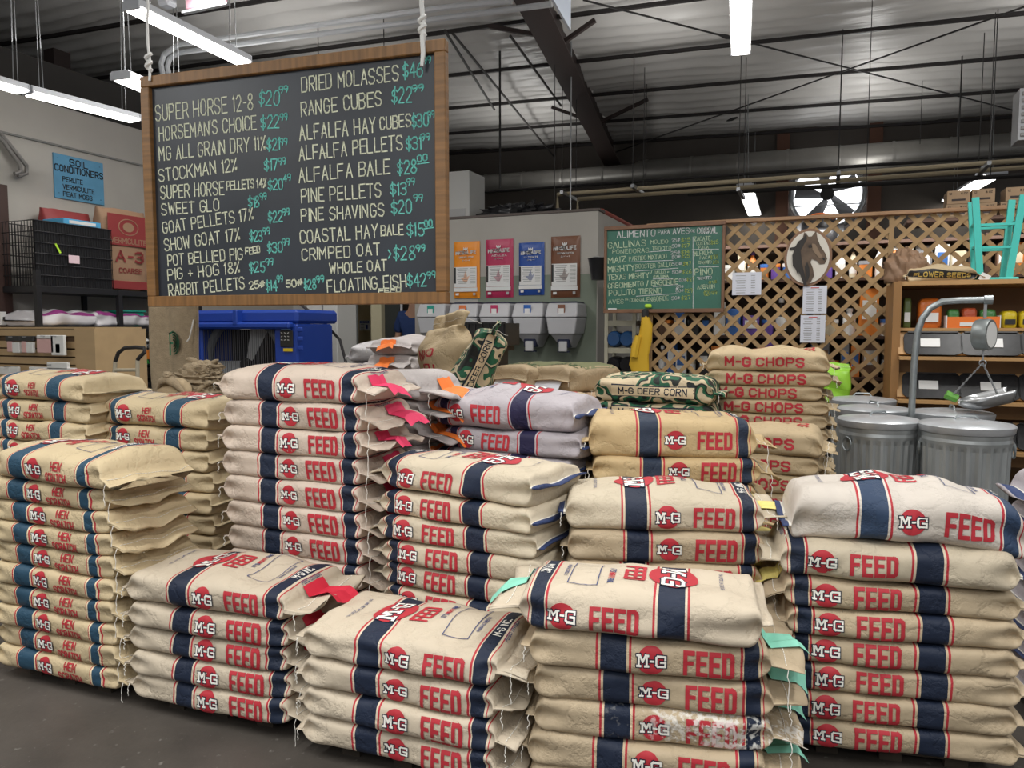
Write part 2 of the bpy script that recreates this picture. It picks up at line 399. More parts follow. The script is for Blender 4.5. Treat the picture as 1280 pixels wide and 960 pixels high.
        me.polygons.foreach_set('use_smooth', [True]*len(me.polygons))
        nrm = me.polygons[0].normal; p0 = me.polygons[(len(q)//2//nv)*nv]  # a face on the front side
        if p0.normal.y > 0: me.flip_normals()
        me.update(); a = s.off(np.array([0.]), np.array([0.]), .01)[0]; b = s.surf(np.array([0.]), np.array([0.]))[0]
        if a[1] > b[1]: s.sgn = -1
        return me
class Decal:
    def __init__(s, sack): s.s = sack; s.v = []; s.f = []
    def quadgrid(s, p, q, t, o, cell=.011):
        """rectangle around segment p-q in (x,v) space"""
        (ax, ay), (bx, by) = p, q; l = math.hypot(bx-ax, by-ay) or 1e-6; ux, uy = (bx-ax)/l, (by-ay)/l
        ax -= ux*t/2; ay -= uy*t/2; l += t; nx = max(1, math.ceil(l/cell)); ny = max(1, math.ceil(t/cell))
        i, j = np.meshgrid(np.arange(nx+1)/nx*l, (np.arange(ny+1)/ny-.5)*t, indexing='ij')
        X = ax+ux*i-uy*j; V = ay+uy*i+ux*j
        s.grid(X, V, o)
    def grid(s, X, V, o):
        nx, ny = X.shape; n = len(s.v); P = s.s.off(X.ravel(), V.ravel(), o); s.v += P.tolist()
        for a in range(nx-1):
            for b in range(ny-1): s.f.append((n+a*ny+b, n+a*ny+b+1, n+(a+1)*ny+b+1, n+(a+1)*ny+b))
    def disc(s, cx, cv, rx, rv, o, n=40, m=6):
        r, a = np.meshgrid(np.linspace(0.02, 1, m), np.linspace(0, 2*PI, n+1), indexing='ij')
        s.grid(cx+r*np.cos(a)*rx, cv+r*np.sin(a)*rv, o)
    def mesh(s, name, mat):
        me = bpy.data.meshes.new(name); me.from_pydata(s.v, [], s.f); me.materials.append(mat)
        me.polygons.foreach_set('use_smooth', [True]*len(me.polygons)); me.update(); return me
MG_M = [[(0, 0), (1.6, 0)], [(.8, 0), (.8, 6)], [(0, 6), (1.4, 6), (3, 2.6), (4.6, 6), (6, 6)], [(5.2, 6), (5.2, 0)], [(4.4, 0), (6, 0)]]
MG_D = [[(7.4, 3), (9, 3)]]
MG_G = [[(15.6, 4.4), (15.6, 6), (11.4, 6), (10.6, 5.2), (10.6, .8), (11.4, 0), (15.6, 0), (15.6, 2.6), (13.2, 2.6)]]
def mg_strokes(): return [[((x-7.8)/6, (y-3)/6) for x, y in st] for st in MG_M+MG_D+MG_G]

class Frame2:
    """places stroke text in (x,v) on a sack: origin, right vector, up vector"""
    def __init__(s, o, r, u): s.o, s.r, s.u = o, r, u
    def __call__(s, a, b): return (s.o[0]+s.r[0]*a+s.u[0]*b, s.o[1]+s.r[1]*a+s.u[1]*b)
def put(dec, fr, strokes, h, w, t, o, cx=True, cell=.011):
    xs = [p[0] for st in strokes for p in st]; x0, x1 = min(xs), max(xs); k = w/(x1-x0 or 1)
    for st in strokes:
        for a, b in zip(st[:-1], st[1:]):
            p = fr(((a[0]-x0)*k-(w/2 if cx else 0)), a[1]*h); q = fr(((b[0]-x0)*k-(w/2 if cx else 0)), b[1]*h)
            dec.quadgrid(p, q, t, o, cell)

TEMPL = {}
def sack_template(kind, seed, tagcol=None, threads=True, dusty=False, redcol=RED, face=0, topprint=False, **kw):
    """list of (name, mesh) for a sack of this kind: first is the body"""
    key = (kind, seed, tagcol, threads, dusty, face, topprint, tuple(sorted(kw.items())))
    if key in TEMPL: return TEMPL[key]
    S = Sack(seed, **kw); me = S.body(); me.materials.append(MATS['kraft_tan']); parts = []
    r = random.Random(seed); L2 = S.L/2; P = S.P; T = S.h*2
    d_ = 'dusted ' if dusty else ''
    red = ink(d_+'red ink', redcol, dusty); white = ink(d_+'white ink', (.86, .84, .78), dusty); black = ink(d_+'navy ink', (.012, .017, .035), dusty)
    fronts = []
    if kind == 'feed': fronts = [(-.35+.362, -.35+.525), (.35-.13, .35-.285)]
    if kind == 'hen': fronts = [(-.35+.31, -.35+.45), (.35-.18, .35-.32)]
    rd, dk, wh, bk = Decal(S), Decal(S), Decal(S), Decal(S)
    rl = Decal(S); tr, tb, tdk, twh, td, fr_ = Decal(S), Decal(S), Decal(S), Decal(S), Decal(S), Decal(S)
    for side, fr in enumerate(fronts):
        if side != face: continue
        sg = 1 if side == 0 else -1; v0 = 0 if side == 0 else P/2
        # side 0: right=+x, up=+v ; side 1: right=-x, up=-v
        f = Frame2((fr[0], v0), (sg, 0), (0, sg))
        rd.disc(fr[0], v0, .040, min(.038, T*.40), .0030)
        put(dk, f, mg_strokes(), .027, .080, .0108, .0038); put(wh, f, mg_strokes(), .027, .080, .0058, .0046)
        g = Frame2((fr[1], v0-sg*.030), (sg, 0), (0, sg))
        if kind == 'feed': put(rl, g, text_strokes('FEED', 2.8)[0], .058, .132, .0118, .0026)
        else:
            g = Frame2((fr[1], v0+sg*.006), (sg, 0), (0, sg)); put(rl, g, text_strokes('HEN', 1.8)[0], .026, .058, .0050, .0026)
            g = Frame2((fr[1], v0-sg*.032), (sg, 0), (0, sg)); put(rl, g, text_strokes('SCRATCH', 1.8)[0], .026, .125, .0050, .0026)
    if kind in ('feed', 'hen') and topprint:
        vt = P/4; xb = -.35+(.25 if kind == 'feed' else .20)
        f = Frame2((xb, vt), (0, 1), (-1, 0)); td.disc(xb, vt, .075, .088, .0028, 48, 16)
        put(tdk, f, mg_strokes(), .060, .150, .020, .0032); put(twh, f, mg_strokes(), .060, .150, .0115, .0040)
        if kind == 'feed':
            f = Frame2((xb+.145, vt), (0, 1), (-1, 0)); put(tr, f, text_strokes('FEED', 2.5)[0], .055, .12, .012, .0026)
        else:
            f = Frame2((xb+.12, vt), (0, 1), (-1, 0)); put(tr, f, text_strokes('HEN', 1.8)[0], .035, .08, .008, .0026)
            f = Frame2((xb+.165, vt), (0, 1), (-1, 0)); put(tr, f, text_strokes('SCRATCH', 1.8)[0], .035, .16, .008, .0026)
        f = Frame2((xb+.195, vt), (0, 1), (-1, 0))
        put(tb, f, text_strokes("IT'S", 1.5)[0], .016, .03, .003, .0026); 
        f = Frame2((xb+.195, vt+.045), (0, 1), (-1, 0)); put(tr, f, text_strokes("MIGHTY", 1.5)[0], .016, .05, .003, .0026)
        f = Frame2((xb+.195, vt+.09), (0, 1), (-1, 0)); put(tb, f, text_strokes("FINE", 1.5)[0], .016, .03, .003, .0026)
        x0, x1, a, b = xb+.225, xb+.315, vt-.10, vt+.12
        for p, q in (((x0, a), (x1, a)), ((x1, a), (x1, b)), ((x1, b), (x0, b)), ((x0, b), (x0, a))): fr_.quadgrid(p, q, .003, .0026)
        f = Frame2((x1+.022, vt), (0, 1), (-1, 0)); put(tb, f, text_strokes('MANUFACTURED BY')[0], .011, .11, .0018, .0026)
        xt = -.35+(.645 if kind == 'feed' else .59)
        f = Frame2((xt+.014, vt), (0, 1), (-1, 0)); put(twh, f, text_strokes('M-G INC.')[0], .024, .11, .0038, .0026)
        f = Frame2((xt+.040, vt), (0, 1), (-1, 0)); put(tb, f, text_strokes('FEED DIVISION', 1.3)[0], .009, .12, .0016, .0026)
        f = Frame2((-.35+.10, vt), (0, -1), (1, 0)); put(tb, f, text_strokes('50 LBS NET WT 22.67 KG', 1.3)[0], .010, .16, .0015, .0026)
    if kind == 'chops':
        for side in (face,):
            sg = 1 if side == 0 else -1; v0 = 0 if side == 0 else P/2
            f = Frame2((-sg*.165, v0-sg*.022), (sg, 0), (0, sg)); put(rl, f, text_strokes('M-G', 1.9)[0], .044, .14, .0130, .0026)
            f = Frame2((sg*.075, v0-sg*.022), (sg, 0), (0, sg)); put(rl, f, text_strokes('CHOPS', 2.0)[0], .044, .26, .0110, .0026)
        vt = P/4; f = Frame2((.27, vt), (0, 1), (-1, 0)); put(tr, f, text_strokes('50', 1.6)[0], .05, .08, .01, .0026)
        for cx, rx in ((-.02, .05), (.10, .03)):
            a = np.linspace(0, 2*PI, 29)
            for k in range(28): fr_.quadgrid((cx+rx*1.3*math.cos(a[k]), vt+.04+rx*math.sin(a[k])), (cx+rx*1.3*math.cos(a[k+1]), vt+.04+rx*math.sin(a[k+1])), .004, .0026)
        f = Frame2((-.02, vt+.03), (0, 1), (-1, 0)); put(tr, f, text_strokes('M-G')[0], .02, .05, .005, .0026)
        f = Frame2((.17, vt), (0, 1), (-1, 0)); put(tr, f, text_strokes('CHOPS')[0], .03, .12, .006, .0026)
    if kind == 'camo':
        lab = Decal(S)
        for side in (face,):
            sg = 1 if side == 0 else -1; v0 = 0 if side == 0 else P/2
            f = Frame2((0, v0), (sg, 0), (0, sg)); lab.quadgrid((-.215, v0-.002), (.215, v0-.002), .058, .0016)
            for p, q in (((-.24, -.032), (.24, -.032)), ((-.24, .032), (.24, .032)), ((-.24, -.032), (-.24, .032)), ((.24, -.032), (.24, .032))):
                dk.quadgrid((p[0], v0+p[1]), (q[0], v0+q[1]), .006, .0010)
            f = Frame2((0, v0-sg*.017), (sg, 0), (0, sg)); put(bk, f, text_strokes('M-G DEER CORN', 1.7)[0], .034, .40, .0065, .0024)
        parts.append(('name_panel', lab.mesh('name_panel', ink('camo panel ink', (.72, .58, .38)))))
    if kind == 'organic':
        vt = P/4; gp = ink('green ink', (.07, .10, .045))
        gr = Decal(S); X, V = np.meshgrid(np.linspace(-.12, .30, 20), np.linspace(vt-.17, vt+.17, 14), indexing='ij'); gr.grid(X, V, .0010)
        parts.append(('printed_panel', gr.mesh('printed_panel', ink('moss ink', (.16, .165, .085)))))
        f = Frame2((-.2, vt), (0, -1), (1, 0)); g2 = Decal(S); put(g2, f, text_strokes('ORGANIC', 1.6)[0], .07, .30, .012, .0016)
        parts.append(('lettering', g2.mesh('lettering', gp)))
    if kind == 'soil':
        vt = P/4
    blue = ink('blue ink', (.04, .06, .17))
    for nm, dc, mt in (('logo_disc', rd, red), ('logo_outline', dk, black), ('logo_letters', wh, white), ('lettering', rl, red), ('lettering', bk, black),
                       ('top_logo_disc', td, red), ('top_logo_outline', tdk, black), ('top_logo_letters', twh, white), ('top_lettering', tr, red), ('small_print', tb, blue),
                       ('printed_box', fr_, red if kind == 'chops' else blue)):
        if dc.v: parts.append((nm, dc.mesh(nm, mt)))
    # stitching along the sewn flap, loose threads
    st = MB()
    if S.e2 > .03:
        for k in range(26):
            y0 = -.185+k*.0146; vtop = P/4
            p = S.off(np.array([L2+S.e2*.45]), np.array([P/4+y0]), .002)[0]; q = S.off(np.array([L2+S.e2*.45]), np.array([P/4+y0+.010]), .002)[0]
            st.bar(p, q, .0022, .0016)
        parts.append(('seam_stitching', st.mesh('seam_stitching', M('white thread', (.8, .78, .72), .8))))
    if threads:
        th = MB()
        for (x, vv, ln) in ((L2+S.e2*.5, .0, r.uniform(.04, .12)), (-L2-S.e1*.6, .0, r.uniform(.02, .05))):
            p = Vector(S.surf(np.array([x]), np.array([vv]))[0]); p.y -= .004; pts = [p]
            for k in range(7): pts.append(p+Vector((r.uniform(-.004, .004), -.006-r.uniform(0, .004), -ln*(k+1)/7)))
            th.tube(pts, .0013, 5)
        parts.append(('loose_thread', th.mesh('loose_thread', M('white thread', (.8, .78, .72), .8))))
    if tagcol:
        tg = MB(); y0 = r.uniform(-.12, .0); wd = r.uniform(.09, .14); n = 5; rows = []
        for i in range(7):
            t = i/6; x = L2-.012+t*(S.e2+.055)
            vv = P/4+y0+wd*np.arange(n)/(n-1)+t*.02
            pp = S.off(np.full(n, min(x, L2+S.e2*.98)), vv, .0035+.01*t)
            for q in pp:
                over = max(0, x-(L2+S.e2*.98)); rows.append((q[0]+over*.7, q[1], q[2]-over*.9+.004*math.sin(3*q[1]*30)))
        fs = [(i*n+j, i*n+j+1, (i+1)*n+j+1, (i+1)*n+j) for i in range(6) for j in range(n-1)]
        tg.add(rows, fs); cols = dict(pink=(.75, .04, .13), red=(.62, .02, .05), orange=(.85, .20, .03), teal=(.25, .65, .50), yellow=(.80, .68, .22), lemon=(.82, .74, .45))
        parts.append(('paper_tag', tg.mesh('paper_tag', M('paper '+tagcol, cols[tagcol], .7))))
    TEMPL[key] = (me, parts, S); return TEMPL[key]
def new_sack(tpl, loc, rotz, mat, label, group, tilt=(0, 0), name='feed_sack'):
    me, parts, S = tpl
    o = bpy.data.objects.new(name, me); C.objects.link(o)
    o.material_slots[0].link = 'OBJECT'; o.material_slots[0].material = mat
    o.location = loc; o.rotation_euler = (tilt[0], tilt[1], rotz); tag(o, label, 'sack', group)
    for n, m in parts:
        c = bpy.data.objects.new(n, m); C.objects.link(c); c.parent = o
    return o

def feed_bands(navy=NAVY, red=RED, cream=(.72, .64, .50), b=.25, t=.645, left=None, right=None):
    x, y = -.35+b, -.35+t
    out = [(x-.052, x-.046, red), (x-.046, x-.040, cream), (x-.040, x+.040, navy), (x+.040, x+.046, cream), (x+.046, x+.052, red),
           (y-.032, y-.027, red), (y-.027, y-.022, cream), (y-.022, y+.020, navy), (y+.020, y+.026, cream), (y+.026, y+.031, red)]
    if left: out = [(-.40, -.362, left[0]), (-.362, -.352, left[1])]+out
    return out
KR = dict(kraft_tan=((.50, .40, .27), NAVY), kraft_light=((.56, .48, .37), NAVY), kraft_pink=((.56, .465, .385), NAVY), kraft_cream=((.58, .50, .375), NAVY),
          kraft_white=((.60, .545, .485), (.03, .055, .11)), kraft_yellow=((.54, .40, .215), (.022, .034, .062)), kraft_lavender=((.42, .385, .41), (.02, .018, .06)))
for k, (bc, nv) in KR.items():
    sack_mat(k, bc, feed_bands(nv, RED, tuple(min(1, c*1.15) for c in bc), left=((.03, .05, .14), (.75, .72, .65)) if k in ('kraft_cream', 'kraft_lavender', 'kraft_white') else None))
sack_mat('kraft_dusty', KR['kraft_tan'][0], feed_bands(cream=(.71, .57, .39)), dusty=True)
sack_mat('kraft_hen', (.56, .45, .28), feed_bands((.022, .065, .11), RED, (.74, .62, .42), b=.20, t=.59))
sack_mat('kraft_plain', (.48, .37, .225), [])
sack_mat('kraft_camo', (.6, .46, .31), [], camo=True)
sack_mat('kraft_organic', (.38, .29, .18), [])
sack_mat('paper_grey', (.46, .42, .41), [(-.4, -.34, (.12, .08, .3))])
sack_mat('poly_white', (.52, .50, .51), [], rough=.4)

def stack(place, corner, rot, n, pitch, kind='feed', mat='kraft_tan', flip=0, z0=.05, jit=.012, jr=1.2, top=None, seeds=(1, 2, 3), tagc=(), group=None,
          desc='tan feed sack', dusty=(), rots={}, shifts={}, pallet=True, topmat=None, topflip=None, mats={}, plump={}, topkind=None, name='feed_sack', **kw):
    """n pressed sacks of this pitch under one plump sack"""
    R = Matrix.Rotation(math.radians(rot), 2); c = Vector(corner)+R @ Vector((.35, .20)); z = z0; rr = random.Random(sum(map(ord, place)))
    if pallet:
        p = thing('pallet', f'low dark wooden pallet under the {place}', 'pallet', (c.x, c.y, 0), math.radians(rot))
        pw = M('pallet wood', (.045, .034, .024), .9, var=.3)
        for k in range(3): MB().box((-.20+.20*k, .02, .0165), (.07, .30, .033)).build('runner', pw, p)
        for k in range(4): MB().box((0, -.11+.09*k, .0415), (.50, .07, .015)).build('deck_board', pw, p)
    for i in range(n+1):
        ft = n-i; istop = i == n
        f = flip if not istop or topflip is None else topflip
        a = math.radians(rot+rr.uniform(-jr, jr)+rots.get(ft, 0))+(PI if f else 0)
        sx, sy = shifts.get(ft, (0, 0)); dx, dy = rr.uniform(-jit, jit)+sx, rr.uniform(-jit*.6, jit*.6)+sy
        v = R @ Vector((dx, dy)); tc = tagc[ft % len(tagc)] if tagc else None
        m = mats.get(ft, (topmat or mat) if istop else mat)
        if istop:
            kk = dict(dome=.32, T=.115, lump=.0028, seam=-.3, n=3.6); kk.update(top or {})
            tp = sack_template(kind, 50+seeds[0], tc, face=f, topprint=True, **kk)
        elif ft in plump: tp = sack_template(kind, 70+seeds[0], tc, face=f, topprint=True, T=plump[ft]+.003, lump=.003, n=3.4, dome=.05, **kw)
        else:
            sd = seeds[rr.randrange(len(seeds))]; du = ft in dusty
            tp = sack_template(kind, sd, tc, dusty=du, face=f, topprint=ft <= 1, T=round(pitch+.003, 4), **kw); m = 'kraft_dusty' if du else m
        new_sack(tp, (c.x+v.x, c.y+v.y, z-.001), a, MATS[m], f'{desc}, {ORD[ft]}{"" if ft == 0 else " from top"} of the {place}', group or f'sacks in the {place}', name=name)
        z += plump.get(ft, pitch)
    return z
# ------------------------------------------------------------------ the setting
def roofz(x, y): return 5.16-.028*(x+2)+.02*(15.3-y)
concrete = M('concrete floor', (.070, .061, .053), .5, var=.45, scale=1.6, bump=.15, bscale=30)
nt = concrete.node_tree; b_ = nt.nodes['Principled BSDF']
n_ = nt.nodes.new('ShaderNodeTexNoise'); n_.inputs['Scale'].default_value = 34; n_.inputs['Detail'].default_value = 3
r_ = nt.nodes.new('ShaderNodeValToRGB'); r_.color_ramp.elements[0].position = .66; r_.color_ramp.elements[1].position = .74
tc_ = nt.nodes.new('ShaderNodeTexCoord'); nt.links.new(tc_.outputs['Object'], n_.inputs[0]); nt.links.new(n_.outputs[0], r_.inputs[0])
mx_ = nt.nodes.new('ShaderNodeMix'); mx_.data_type = 'RGBA'; nt.links.new(r_.outputs[0], mx_.inputs[0])
nt.links.new(b_.inputs['Base Color'].links[0].from_socket, mx_.inputs[6]); mx_.inputs[7].default_value = (.16, .15, .135, 1); nt.links.new(mx_.outputs[2], b_.inputs['Base Color'])
struct(MB().box((-2, 6.15, -.05), (24, 19.3, .1)).build('floor', concrete))
# quilted roof insulation hung between the purlins, a sheet with real sags and wrinkles
NX, NY = 150, 330; xs = np.linspace(-13, 6, NX); ys = np.linspace(-1, 15.35, NY); X, Y = np.meshgrid(xs, ys, indexing='ij')
ph = ((15.3-Y) % 1.52)/1.52; rs = np.random.RandomState(3)
wob = sum(np.sin(X*k[0]+Y*k[1]+k[2]) for k in rs.uniform(-1, 1, (7, 3))*np.array([3.5, 3.5, 6]))/7
rib = np.abs(np.sin(PI*(Y/.30+.25*wob)))
fine = sum(np.sin(X*k[0]+Y*k[1]+k[2]) for k in rs.uniform(-1, 1, (9, 3))*np.array([22, 22, 6]))/9
Z = roofz(X, Y)+.06*np.abs(ph-.5)*0+.045*rib-.07*np.sin(PI*ph)+.05*wob+.018*fine
mb = MB(); i, j = np.meshgrid(np.arange(NX-1), np.arange(NY-1), indexing='ij')
mb.v = np.stack([X, Y, Z], -1).reshape(-1, 3).tolist(); mb.f = np.stack([i*NY+j, i*NY+j+1, (i+1)*NY+j+1, (i+1)*NY+j], -1).reshape(-1, 4).tolist()
quilt = M('vinyl faced quilt', (.60, .585, .565), .36, bump=.5, bscale=5, var=.08, scale=.7)
struct(mb.build('ceiling', quilt, smooth=True, fixn=False))
struct(MB().box((-3.5, 15.45, 2.6), (20, .2, 5.6)).build('wall_back', M('brown grey panel wall', (.105, .09, .078), .8, var=.06, scale=2)))
cream = M('cream painted wall', (.41, .39, .355), .75, var=.06, scale=1.5, bump=.12, bscale=15)
struct(MB().box((-7.58, 5.2, 1.885), (.16, 8.6, 3.77)).build('wall_left', cream))
struct(MB().box((-7.49, 5.2, 3.36), (.012, 8.6, .02)).build('trim_1', M('seam grey', (.2, .2, .19), .8)))
struct(MB().box((-12.5, 6, 2.7), (.2, 18, 5.8)).build('wall_outer_left', M('dark outer wall', (.035, .032, .03), .9)))
dk = M('dark brown steel', (.035, .022, .020), .55)
# eaves beam above the left wall
for y in (2.0, 7.6, 13.2): MB().box((-9.9, y, 4.95), (.2, .25, .6)).build('trim_2', dk)['kind'] = 'structure'
MB().box((-8.2, 6.5, 4.15), (.25, 12, .5)).build('trim_3', M('dark eave board', (.03, .027, .025), .8))['kind'] = 'structure'
# purlins: each its own part of one frame thing
fr = bpy.data.objects.new('trim_4', None); C.objects.link(fr); fr['kind'] = 'structure'
pm = M('purlin steel', (.022, .018, .018), .5)
for k in range(11):
    y = 15.22-1.52*k
    if y < -.5: break
    MB().bar((-12.4, y, roofz(-12.4, y)-.055), (5.5, y, roofz(5.5, y)-.055), .042, .045).build('purlin', pm, fr)
# the big rafter
ra = bpy.data.objects.new('trim_5', None); C.objects.link(ra); ra['kind'] = 'structure'
A, B = onZ(664, 5, 4.86), onY(766, 208, 15.25); dr = (B-A); A2 = A-dr*.75
def rafter(P, Q, dz0, dz1, wf):
    n = Vector((dr.y, -dr.x, 0)).normalized(); m = MB()
    for o, w0, w1 in ((0, wf, 0), ):
        vs = []
        for p, dz in ((P, dz0), (Q, dz1)):
            for s_ in (-1, 1):
                for z in (0, .02): vs.append(p+n*s_*wf/2+Vector((0, 0, z)))
        m.add(vs, [(0, 2, 3, 1), (4, 5, 7, 6), (0, 4, 6, 2), (1, 3, 7, 5), (0, 1, 5, 4), (2, 6, 7, 3)])
    return m, n
m, n = rafter(A2, B, 0, 0, .32); m.build('flange', dk, ra)
m = MB(); vs = []
for p in (A2, B):
    for s_ in (-.008, .008):
        for z in (.02, roofz(p.x, p.y)-p.z): vs.append(p+n*s_+Vector((0, 0, z)))
m.add(vs, [(0, 2, 3, 1), (4, 5, 7, 6), (0, 4, 6, 2), (1, 3, 7, 5), (0, 1, 5, 4), (2, 6, 7, 3)]).build('web', dk, ra)
for (a, b) in (((612, 33), (678, 55)), ((744, 25), (708, 47)), ((690, 134), (736, 163)), ((810, 124), (765, 152))):
    z1 = roofz(-3, 9)-.15
    p = onZ(*a, z1); q = p+(A-p)*0; t = min(max((p.y-A.y)/(dr.y), 0), 1); c_ = A+dr*t; q = Vector((c_.x, c_.y, c_.z+.08))
    MB().bar(p, q, .05).build('flange_brace', dk, ra)
# sway rods with turnbuckles, conduits
rod = M('black rod', (.02, .018, .018), .5)
for a, b, c_, w in (((729, 0), (1275, 140), (908, 46), 'sloping down to the right'), ((770, 190), (1290, 5), (915, 149), 'sloping up to the right')):
    z = 4.95; t = thing('sway_rod', f'long thin black roof bracing rod {w}', 'rod', onZ(*a, z))
    p, q, r = onZ(*a, z)-onZ(*a, z), onZ(*b, z)-onZ(*a, z), onZ(*c_, z)-onZ(*a, z)
    MB().tube([p, q], .011, 6).build('rod', rod, t); MB().tube([r-(q-p).normalized()*.12, r, r+(q-p).normalized()*.12], [.012, .028, .012], 8).build('turnbuckle', rod, t)
wh = M('white conduit', (.62, .64, .66), .45); gal = M('galvanised conduit', (.36, .37, .38), .35, .7)
def pipe(name, pts, r, mat, label, cat='pipe', group=None, n=8):
    o = MB().tube(pts, r, n).build(name, mat, smooth=True); return tag(o, label, cat, group)
zc = roofz(-4, 9)-.25
for k, (ps, nm) in enumerate((([(204, 96), (201, 80), (205, 68), (223, 56), (340, 39), (560, 9), (640, 1)], 'upper'), ([(212, 96), (209, 84), (212, 73), (224, 66), (340, 50), (560, 22), (690, 5)], 'lower'))):
    pts = [onY(x, y, 7.3+k*.08) for x, y in ps]
    pipe('conduit', pts, .032, wh, f'{nm} of two white conduits bending down behind the big blackboard', 'pipe')
for k, ps in enumerate((((556, 38), (618, 137)), ((566, 42), (692, 195)), ((638, 45), (701, 132)))):
    pipe('ceiling_conduit', [onZ(*ps[0], 5.0), onZ(*ps[1], 5.0)], .017, M('grey strut', (.05, .047, .045), .6), f'{["leftmost", "middle", "rightmost"][k]} grey conduit on the roof quilt left of the main rafter', 'pipe')
# far duct along the back wall
duct = MB(); pts = [onY(585, 232, 14.4), onY(1300, 183, 14.4)]; dd = pts[1]-pts[0]; L_ = dd.length
duct = thing('air_duct', 'long round galvanised spiral duct running along the far wall', 'duct', (0, 0, 0))
dm = M('duct steel', (.30, .29, .27), .42, .65, var=.12, scale=3)
MB().tube([pts[0]+Vector((0, 0, 0)), pts[0]+dd*.35, pts[0]+dd*.36, pts[1]], [.19, .19, .24, .24], 20).build('duct_pipe', dm, duct, smooth=True)
for k in range(12):
    p = pts[0]+dd*(k+.5)/12; MB().tube([p-dd.normalized()*.02, p+dd.normalized()*.02], .20 if k < 4 else .25, 20).build('collar', dm, duct, smooth=True)
# pipe rack: two cream pipes on hanging trapezes
cp = M('cream pipe', (.50, .42, .28), .5)
Yp = 10.5
for k, (a, b, c_) in enumerate((((697, 243), (1300, 199), (682, 264)), ((722, 249), (1300, 208), (699, 264)))):
    p, q = onY(*a, Yp+k*.25), onY(*b, Yp+k*.25); pipe('water_pipe', [Vector((p.x, p.y, p.z-.22)), p, q], .028, cp, f'{["upper", "lower"][k]} of two long cream pipes hung below the duct')
p, q = onY(600, 243, Yp), onY(1300, 215, Yp+.4); pipe('black_pipe', [onY(590, 241, 11.2), onY(1300, 192, 11.2)], .022, rod, 'thin black pipe running above the cream pipes')
pipe('black_pipe', [onY(860, 243, 10.9), onY(1300, 218, 10.9)], .03, rod, 'black pipe running below the cream pipes')
for k, (x, y) in enumerate(((708, 240), (795, 232), (925, 236), (1048, 216), (1232, 204))):
    c_ = onY(x, y, Yp); t = thing('pipe_trapeze', f'{ORL[k]} grey strut trapeze from the left holding the cream pipes', 'strut', c_, group='trapeze hangers of the cream pipes')
    MB().box((0, .15, -.04), (.045, .75, .045)).build('strut', gal, t)
    for s_ in (-.2, .45): MB().bar((0, s_, -.04), (0, s_, roofz(c_.x, c_.y)-c_.z-.14), .009).build('rod', rod, t)
for k, (x, y, yy, w) in enumerate(((625, 236, 10, .03), (713, 262, 10, .022), (693, 255, 9.5, .01), (807, 200, 12, .012), (1082, 250, 9.8, .01), (1150, 180, 13, .01), (1197, 205, 12, .02), (1238, 222, 10.6, .012), (480, 60, 8.6, .012), (398, 70, 8.6, .012))):
    c_ = onY(x, y, yy); pipe('hanger_rod', [c_, Vector((c_.x, c_.y, roofz(c_.x, c_.y)))], w/2, gal if k == 1 else rod, f'{ORL[k]} thin vertical rod hanging from the roof', 'rod', 'rods hanging from the roof', 6)
# office box room with two-tone wall
xo_ = onY(520, 400, 8.9).x
struct(MB().box(((xo_-2.53)/2, 9.0, 1.42), (-2.53-xo_, .25, 2.84)).build('wall_office', cream))
struct(MB().box((-2.60, 11.2, 1.42), (.14, 4.2, 2.84)).build('wall_office_side', cream))
green = M('sage green board', (.20, .235, .185), .7, var=.08, scale=3)
a = onY(598, 346, 8.88); b = onY(746, 345, 8.88)
struct(MB().box(((a.x+b.x)/2, 8.885, a.z/2), (b.x-a.x, .03, a.z)).build('trim_6', green))
struct(MB().box(((xo_-2.53)/2, 9.0, 2.86), (-2.50-xo_, .26, .03)).build('trim_7', M('dark cap', (.12, .1, .09), .8)))
pipe('red_pipe', [onY(705, 270, 8.95), Vector((-2.58, 9.2, 2.89)), Vector((-2.58, 12.5, 2.89))], .03, M('red paint', (.33, .05, .03), .5), 'red pipe running back along the top of the office wall')
# back wall left with doorway
grey = M('grey door panel', (.25, .26, .25), .6); off = M('white wall panel', (.52, .52, .50), .6)
xa, xb, xc, xd = [onY(p, 400, 9.5).x for p in (360, 424, 443, 527)]
struct(MB().box(((-7.5+xb)/2, 9.55, 1.9), (xb+7.5, .1, 3.8)).build('wall_back_left', off))
struct(MB().box(((xb+xc)/2, 9.5, 1.9), (xc-xb, .2, 3.8)).build('wall_door_pier', grey))
struct(MB().box(((xc+xd)/2, 9.55, 3.1), (xd-xc+.02, .1, 1.4)).build('wall_door_head', off))
beige = M('beige room wall', (.62, .50, .28), .8, var=.1, scale=4)
struct(MB().box((onY(455, 400, 11).x-.3, 11, 1.5), (2.0, .1, 3.0)).build('wall_back_room', beige))
fr_m = M('cream door frame', (.60, .55, .38), .5)
dr_ = bpy.data.objects.new('door_1', None); C.objects.link(dr_); dr_['kind'] = 'structure'; dr_.location = (xc, 9.45, 0)
w_ = onY(480, 400, 9.45).x-onY(467, 400, 9.45).x
MB().box((onY(473, 400, 9.45).x-xc, 0, 1.2), (w_, .12, 2.4)).build('door_frame', fr_m, dr_)
MB().box((.02, -.05, 1.2), (.04, .06, 2.4)).build('door_edge', off, dr_)
MB().box((onY(491, 400, 9.5).x-xc, .05, 1.2), (.24, .04, 2.4)).build('screen_door', M('dark screen', (.035, .04, .038), .5), dr_)
MB().tube([(onY(502, 400, 9.45).x-xc, 0, 0), (onY(502, 400, 9.45).x-xc, 0, 2.4)], .018, 8).build('post', wh, dr_)
MB().lathe([(.001, 0), (.035, 0), (.035, .03), (.02, .05), (.001, .05)], (0, 0, 0), 12).build('door_knob', gal, dr_, loc=(onY(473, 440, 9.4).x-xc, -.1, 1.1))
